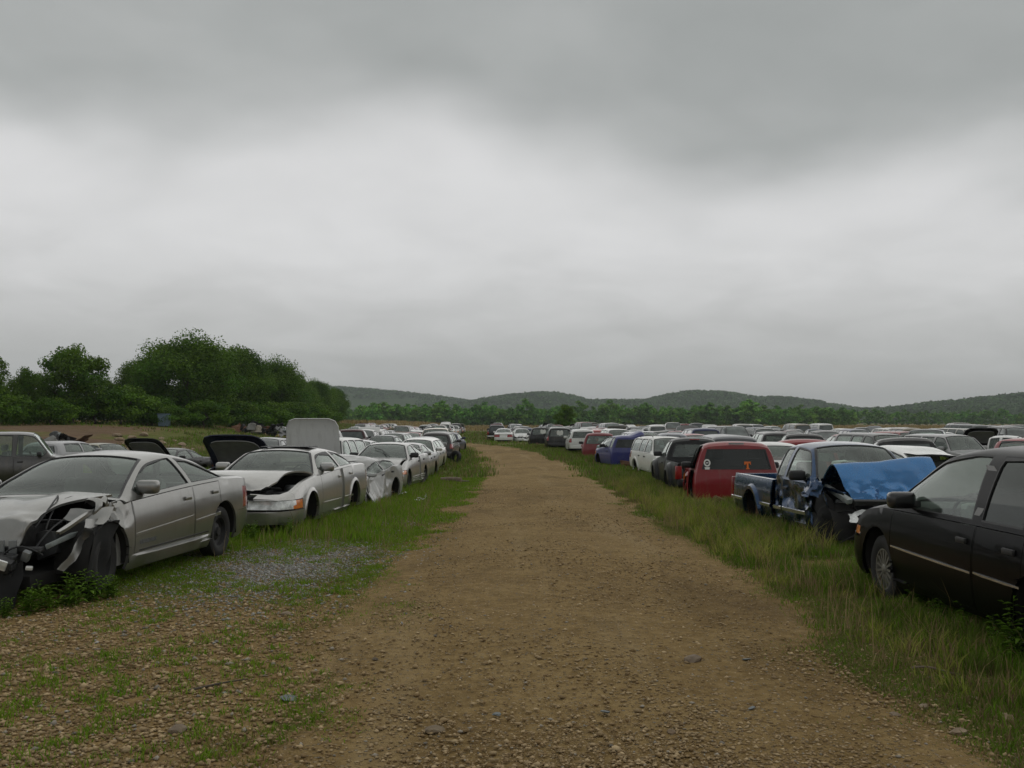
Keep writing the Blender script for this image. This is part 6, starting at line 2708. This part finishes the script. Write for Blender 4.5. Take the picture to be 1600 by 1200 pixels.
gravel('grey_gravel', 'pale grey gravel spilled beside the nearest silver sedan', x, y, .008 + .016 * rng.uniform(0, 1, n) ** 2, np.array([.30, .295, .275]) * rng.uniform(.6, 1.35, (n, 1)), 3)
n = 1500
x = rng.normal(-2.5, .5, n)
y = rng.normal(16.3, 1.2, n)
gravel('grey_gravel', 'pale grey gravel in the grass beside the champagne sedan', x, y, .010 + .014 * rng.uniform(0, 1, n) ** 2, np.array([.32, .32, .30]) * rng.uniform(.6, 1.35, (n, 1)), 4)


# ------------------------------------------------------------------ single stones and litter
def stone(name, x, y, size, label, mat='rock', tint=(1, 1, 1), seed=0, cat='stone', group='single stones on the dirt'):
    bm = bmesh.new()
    bmesh.ops.create_icosphere(bm, subdivisions=2, radius=1)
    for v in bm.verts:
        n1 = mnoise.noise(v.co * 1.1 + Vector((seed * 3.1, 0, 0)))
        n2 = mnoise.noise(v.co * 2.7 + Vector((0, seed * 1.7, 0)))
        v.co *= 1 + .35 * n1 + .15 * n2
        v.co.z = max(v.co.z, -.5)
        v.co = Vector((v.co.x * size[0], v.co.y * size[1], v.co.z * size[2]))
    bm.verts.index_update()
    V = [v.co.copy() for v in bm.verts]
    F = [tuple(v.index for v in f.verts) for f in bm.faces]
    bm.free()
    o = mesh_obj(name, V, F, mat, sharp=30)
    o.location = (x, y, gz(x, y) + float(lift_at(x, y)) + size[2] * .35)
    o.rotation_euler = (0, 0, seed * 1.3)
    o.color = (*tint, 1)
    setp(o, label, cat, group)
    return o


def g_at(px, py):
    """ground point under pixel (px, py) of the photograph"""
    d = CAM_H * F_PX / (py - HORIZON)
    for _ in range(4):
        d = (CAM_H - gz(at(px, d), d)) * F_PX / (py - HORIZON)
    return at(px, d), d


for i, (px, py, w_, lab, tint) in enumerate([
    (285, 1136, .062, 'largest brown rock at the bottom left of the road', (.8, .75, .7)),
    (450, 958, .055, 'round tan stone at the left road edge before the grass', (1.1, 1.05, 1)),
    (1080, 1034, .075, 'flat brown stone lying right of the road middle', (.85, .8, .78)),
    (588, 1032, .028, 'dark small stone on the left wheel track', (.5, .48, .45)),
    (680, 1142, .055, 'low brown stone half sunk at the bottom of the road', (.85, .8, .72)),
    (1562, 1117, .06, 'pale angular stone in the grass at the bottom right', (1.5, 1.4, 1.25)),
    (1518, 1088, .04, 'pale round stone in the grass above the angular one', (1.4, 1.3, 1.15)),
    (1436, 1100, .04, 'tan stone at the right road edge before the grass', (1.15, 1.1, 1.0)),
    (1392, 1116, .035, 'brown stone on the right wheel track near the edge', (.9, .85, .8)),
    (1488, 1140, .05, 'low tan stone at the bottom right road edge', (1.1, 1.0, .9)),
    (1045, 1150, .03, 'small brown stone at the bottom right of the road', (.9, .8, .7)),
]):
    x, y = g_at(px, py)
    stone('stone', x, y, (w_, w_ * .75, w_ * .42), lab, tint=tint, seed=i + 1)
for i, (px, py, w_, lab) in enumerate([
    (455, 1090, .055, 'flat blue grey slate chip left on the road'),
    (776, 1122, .028, 'pale slate chip at the bottom middle of the road'),
    (944, 1124, .032, 'small blue slate chip at the bottom of the road'),
    (1162, 1033, .03, 'slate chip right of the flat brown stone'),
    (1170, 1109, .026, 'tiny dark blue chip on the right side of the road'),
]):
    x, y = g_at(px, py)
    V_, F_ = [], []
    k = 7
    for z in (0, .008):
        for j in range(k):
            a = 2 * math.pi * j / k
            r = w_ * random.uniform(.6, 1.1)
            V_.append((r * math.cos(a) * 1.3, r * math.sin(a) * .8, z))
    F_ = [tuple(range(k))[::-1], tuple(range(k, 2 * k))] + [(j, (j + 1) % k, k + (j + 1) % k, k + j) for j in range(k)]
    o = mesh_obj('slate_chip', V_, F_, 'slate', smooth=False)
    o.location = (x, y, gz(x, y) + float(lift_at(x, y)) + .008)
    o.rotation_euler = (.15, .1, i)
    setp(o, lab, 'slate chip', 'slate chips on the road')
# twig, log, board, stake
pts = []
x0, y0 = g_at(300, 1078)
x1, y1 = g_at(392, 1060)
for t in np.linspace(0, 1, 8):
    x, y = x0 + (x1 - x0) * t, y0 + (y1 - y0) * t + .03 * math.sin(t * 3)
    pts.append((x, y, gz(x, y) + float(lift_at(x, y)) + .016))
V_, F_ = tube(pts, [.008, .008, .007, .007, .006, .006, .005, .003], 6)
setp(mesh_obj('twig', V_, F_, 'twig'), 'thin dark twig lying on the left side of the road', 'twig')
x0, y0 = g_at(1418, 1046)
pts = [(x0 + .28 * t, y0 - .10 * t, gz(x0, y0) + .03 + .015 * math.sin(t * 5)) for t in np.linspace(0, 1, 8)]
V_, F_ = tube(pts, [.008, .008, .007, .007, .006, .006, .005, .003], 6)
setp(mesh_obj('twig', V_, F_, 'wood'), 'pale crooked twig in the right verge grass', 'twig')
x0, y0 = g_at(706, 753)
V_, F_ = tube([(x0 - .36, y0, .08), (x0 - .1, y0 + .03, .09), (x0 + .2, y0, .085), (x0 + .32, y0 - .04, .08)], [.075, .085, .08, .07], 10)
o = mesh_obj('log', V_, F_, 'wood')
o.location.z = gz(x0, y0)
setp(o, 'short grey log lying in the left verge grass', 'log')
q = box_part('board', (0, 0, 0), (.42, .10, .04), 'wood', bev=.15)
o = mesh_obj('board', q.V, q.F, 'wood')
o.location = (x0 + .36, y0 - .12, gz(x0, y0) + .05)
o.rotation_euler = (0, .06, .25)
setp(o, 'short split board against the log in the grass', 'board')
x0, y0 = at(679, 37), 37
V_, F_ = tube([(0, 0, -.1), (.02, 0, .3), (.0, 0, .62), (-.01, 0, .72)], [.075, .06, .03, .008], 8)
o = mesh_obj('marker_stake', V_, F_, 'red_plastic')
o.location = (x0, y0, gz(x0, y0))
setp(o, 'faded red marker stake in the left verge grass', 'stake')
x0, y0 = at(712, 46), 46
V_, F_ = lathe_x([(.19, -.09), (.21, -.1), (.31, -.09), (.33, -.05), (.33, .05), (.31, .09), (.21, .1), (.19, .09)], 22)
o = mesh_obj('loose_tyre', V_, F_, 'rubber')
o.location = (x0, y0, gz(x0, y0) + .3)
o.rotation_euler = (.1, .15, .8)
setp(o, 'black tyre standing in the grass at the end of the left column', 'tyre')
# scrap under and beside the blue pickup
SC = 'scrap pieces beside the blue pickup'
for i, (px, py, sz, m, rr, lab) in enumerate([
    (1165, 800, (.55, .20, .12), 'plastic', (.1, .1, .5), 'black plastic trim lump by the bare rear arch of the blue pickup'),
    (1172, 814, (.6, .14, .03), 'metal_grey', (.1, .0, -.2), 'grey metal strip lying below the blue pickup'),
    (1126, 795, (.34, .3, .22), 'rust', (.3, .2, .9), 'rusty brown drum lying before the red cab'),
    (1288, 862, (.46, .16, .07), 'wood', (.0, .1, .2), 'wooden block under the torn nose of the blue pickup'),
    (1262, 872, (.55, .12, .03), 'wood', (.0, .05, .1), 'flat plank on the bare dirt under the blue pickup'),
]):
    x, y = g_at(px, py)
    q = box_part('scrap', (0, 0, 0), sz, m, bev=.25)
    refine(q)
    crumple([q], [((0, 0, 0), (1, 1, 1), (0, 0, 0), .05, 5)])
    o = mesh_obj('scrap_piece' if m != 'wood' else 'wood_block', q.V, q.F, m)
    o.location = (x, y + .15, gz(x, y) + sz[2] * .5)
    o.rotation_euler = rr
    setp(o, lab, 'scrap' if m != 'wood' else 'wood', SC)
# white litter at the right edge
x, y = g_at(1590, 1022)
q = sheet('paper', [(-.08, -.06, 0), (.10, -.05, .02), (.09, .07, .05), (-.07, .06, .02)], 'sticker_white', 6, 6, .03, 9, 2)
o = mesh_obj('paper_scrap', q.V, q.F, 'sticker_white')
o.location = (x, y, gz(x, y) + .10)
setp(o, 'crumpled white paper in the grass at the right picture edge', 'paper')

# ------------------------------------------------------------------ weeds with broad leaves


def weed_mesh(seed, h, stems, leafl):
    rng = np.random.default_rng(seed)
    V, F, C = [], [], []
    for s_ in range(stems):
        a = rng.uniform(0, 6.28)
        l_ = rng.uniform(.05, .45) * h
        hh = h * rng.uniform(.65, 1.1)
        b0 = np.array([rng.normal(0, .05), rng.normal(0, .05), -.02])
        tip = b0 + np.array([math.cos(a) * l_, math.sin(a) * l_, hh])
        side = np.array([-math.sin(a), math.cos(a), 0]) * .004
        k = len(V)
        V += [b0 - side, b0 + side, tip + side * .4, tip - side * .4]
        F.append((k, k + 1, k + 2, k + 3))
        C += [(.07, .10, .03)] * 4
        nl = int(8 + hh * 34)
        for i in range(nl):
            t = .15 + .85 * i / nl
            p = b0 + (tip - b0) * t
            aa = i * 2.4 + rng.uniform(-.4, .4)
            up = rng.uniform(-.1, .7)
            d = np.array([math.cos(aa), math.sin(aa), up])
            d /= np.linalg.norm(d)
            L_ = leafl * rng.uniform(.6, 1.2) * (1.1 - .5 * t)
            wv = np.cross(d, [0, 0, 1])
            wv /= np.linalg.norm(wv) + 1e-9
            wv = wv * L_ * .17
            k = len(V)
            m = p + d * L_ * .5 + np.array([0, 0, .06 * L_])
            V += [p, m - wv, p + d * L_ - np.array([0, 0, .22 * L_]), m + wv]
            F.append((k, k + 1, k + 2, k + 3))
            c = np.array([.11, .20, .022]) * rng.uniform(.7, 1.45)
            C += [tuple(c)] * 4
    return np_mesh('weed', np.array(V), np.array(F), 'leaf', np.array(C))


WEEDS = [weed_mesh(200 + i, h, n, l) for i, (h, n, l) in enumerate([(.34, 7, .11), (.42, 6, .12), (.28, 8, .10), (.55, 5, .13)])]


def weed(x, y, k, sc, label, group):
    o = bpy.data.objects.new('leafy_weed', WEEDS[k])
    COL.objects.link(o)
    o.location = (x, y, gz(x, y))
    o.rotation_euler = (0, 0, random.uniform(0, 6.28))
    o.scale = (sc, sc, sc)
    setp(o, label, 'weed', group)


for px, py in [(20, 962), (52, 958), (78, 952), (118, 946), (150, 938), (172, 932), (8, 950)]:
    x, y = g_at(px, py)
    weed(x, y, random.randrange(3), random.uniform(.6, .95), 'leafy green weed growing before the torn nose of the nearest silver sedan', 'weeds before the nearest silver sedan')
for px, py in [(1440, 955), (1465, 975), (1490, 965), (1515, 990), (1540, 1000), (1560, 1015), (1585, 1010), (1480, 945), (1530, 975), (1575, 1030), (1508, 950), (1550, 985), (1420, 940)]:
    x, y = g_at(px, py)
    weed(x, y, random.randrange(4), random.uniform(.7, .95), 'leafy weed standing against the side of the black van', 'weeds beside the black van')
for px, py in [(420, 835), (440, 832), (455, 838), (470, 826), (395, 842), (562, 790), (566, 780), (668, 752), (671, 745)]:
    x, y = g_at(px, py)
    weed(x, y, random.randrange(4), random.uniform(.5, .8), 'leafy weed in the grass along the left wrecks', 'weeds along the left wrecks')
for px, py in [(1232, 846), (1336, 890)]:
    x, y = g_at(px, py)
    weed(x, y, random.randrange(4), random.uniform(.5, .7), 'leafy weed before the wheelless blue pickup', 'weeds before the blue pickup')


def flower(x, y, h, label, group):
    V_, F_ = tube([(0, 0, 0), (.02, .01, h * .5), (.0, .03, h)], .004, 5)
    root = empty('white_flower', (x, y, gz(x, y)), random.uniform(0, 6))
    setp(root, label, 'flower', group)
    mesh_obj('stem', V_, F_, 'twig', parent=root)
    V2, F2 = [], []
    for i in range(9):
        cx_, cy_, cz_ = random.gauss(0, .03), random.gauss(.03, .03), h + random.gauss(0, .012)
        b = len(V2)
        for j in range(6):
            a = math.pi / 3 * j
            V2.append((cx_ + .014 * math.cos(a), cy_ + .014 * math.sin(a), cz_ + .004 * (j % 2)))
        F2.append(tuple(range(b, b + 6)))
    o = mesh_obj('blossom', V2, F2, 'petal', parent=root, smooth=False)
    o['kind'] = 'stuff'


for px, py in [(503, 806), (510, 804), (517, 802), (524, 800), (531, 799), (545, 800), (505, 812), (535, 797)]:
    x, y = g_at(px, py)
    flower(x, y, random.uniform(.22, .34), 'white wildflower beside the champagne sedan sill', 'white flowers by the champagne sedan')
for px, py in [(655, 787), (662, 788), (668, 783), (628, 780), (634, 777), (650, 790)]:
    x, y = g_at(px, py)
    flower(x, y, random.uniform(.10, .16), 'low white wildflower in the open left verge', 'white flowers in the left verge')

# ------------------------------------------------------------------ scrap heaps by the left bank
HEAP = 'parts of the left scrap heap'


def heap(cx, cy, w_, d_, h_, n, label, seed):
    rnd = random.Random(seed)
    for i in range(n):
        t = rnd.random()
        x = cx + rnd.gauss(0, .42) * w_
        y = cy + rnd.gauss(0, .3) * d_
        hz_ = h_ * max(0, 1 - ((x - cx) / w_) ** 2) * rnd.random()
        kind = rnd.choice(['tyre', 'panel', 'panel', 'lump', 'seat'])
        if kind == 'tyre':
            V_, F_ = lathe_x([(.19, -.09), (.31, -.09), (.33, -.05), (.33, .05), (.31, .09), (.19, .09)], 16)
            m = 'rubber'
            nm, lab = 'loose_tyre', 'black tyre in the ' + label
        elif kind == 'panel':
            q = sheet('p', [(-.7, -.4, 0), (.7, -.4, .1), (.6, .4, .2), (-.6, .4, 0)], 'rust', 8, 6, .22, 2.2, i)
            V_, F_ = q.V, q.F
            m = rnd.choice(['rust', 'metal_grey', 'insulation', 'plastic', 'black_paint', 'primer', 'rust'])
            nm, lab = 'body_panel', {'rust': 'rusty', 'metal_grey': 'grey', 'insulation': 'light grey', 'plastic': 'black', 'black_paint': 'glossy black', 'primer': 'grey green'}[m] + ' bent panel in the ' + label
        else:
            q = box_part('l', (0, 0, 0), (rnd.uniform(.5, 1.0), rnd.uniform(.4, .7), rnd.uniform(.3, .6)), 'engine', bev=.2)
            refine(q)
            crumple([q], [((0, 0, 0), (2, 2, 2), (0, 0, 0), .2, 2.5)])
            V_, F_ = q.V, q.F
            m = rnd.choice(['engine', 'interior', 'rust', 'plastic', 'interior_tan'])
            nm, lab = 'scrap_block', {'engine': 'dark', 'interior': 'grey', 'rust': 'rusty', 'plastic': 'black', 'interior_tan': 'tan'}[m] + ' lump of scrap in the ' + label
        o = mesh_obj(nm, V_, F_, m, sharp=30)
        o.location = (x, y, gz(x, y) + .2 + hz_)
        o.rotation_euler = (rnd.uniform(-.7, .7), rnd.uniform(-.7, .7), rnd.uniform(0, 6.28))
        setp(o, lab, 'scrap' if nm != 'loose_tyre' else 'tyre', 'pieces of the ' + label)


heap(at(100, 46), 46, 1.5, 1.4, .95, 26, 'scrap heap behind the grey van', 3)
heap(at(425, 98), 98, 5.0, 2.0, .9, 46, 'long scrap heap before the left tree row', 4)
heap(at(690, 112), 120, 3, 2, 1.0, 6, 'small scrap heap beyond the bend', 6)
# bin below the biggest tree, rubble on the bank
q = box_part('bin', (0, 0, .55), (.9, .7, 1.1), 'blue_plastic', bev=.08)
q.map(lambda v: Vector((v.x * (1 + .15 * v.z), v.y * (1 + .15 * v.z), v.z)))
x, y = at(257, 92), 92
root = empty('waste_bin', (x, y, gz(x, y)))
setp(root, 'pale blue waste bin below the biggest tree', 'bin')
mesh_obj('bin_body', q.V, q.F, 'blue_plastic', parent=root)
q = box_part('lid', (0, 0, 1.14), (1.1, .9, .07), 'blue_plastic', bev=.3)
mesh_obj('lid', q.V, q.F, 'blue_plastic', parent=root)
for i in range(16):
    px, d = random.uniform(150, 340), random.uniform(58, 76)
    s_ = random.uniform(.18, .4)
    stone('rubble_block', at(px, d), d, (s_, s_ * .8, s_ * .5), 'pale rubble block on the bare dirt bank at left', tint=(1.2, 1.1, 1.0), seed=i + 30, cat='stone', group='rubble on the dirt bank')

# ------------------------------------------------------------------ haze
bm = bmesh.new()
bmesh.ops.create_cube(bm, size=1.0)
me = bpy.data.meshes.new('haze')
for v in bm.verts:
    v.co = Vector((v.co.x * 11000, v.co.y * 7600 + 2700, v.co.z * 180 + 78))
bm.to_mesh(me)
bm.free()
hm = bpy.data.materials.new('haze')
hm.use_nodes = True
t = NT(hm.node_tree)
t.n.clear()
out = t.node('ShaderNodeOutputMaterial')
pv = t.node('ShaderNodeVolumePrincipled', {'Color': (0.86, 0.92, 0.95, 1), 'Density': HAZE, 'Anisotropy': 0.0})
t.put(out.inputs['Volume'], pv.outputs[0])
me.materials.append(hm)
haze = bpy.data.objects.new('haze', me)
COL.objects.link(haze)
setp(haze, kind='stuff')
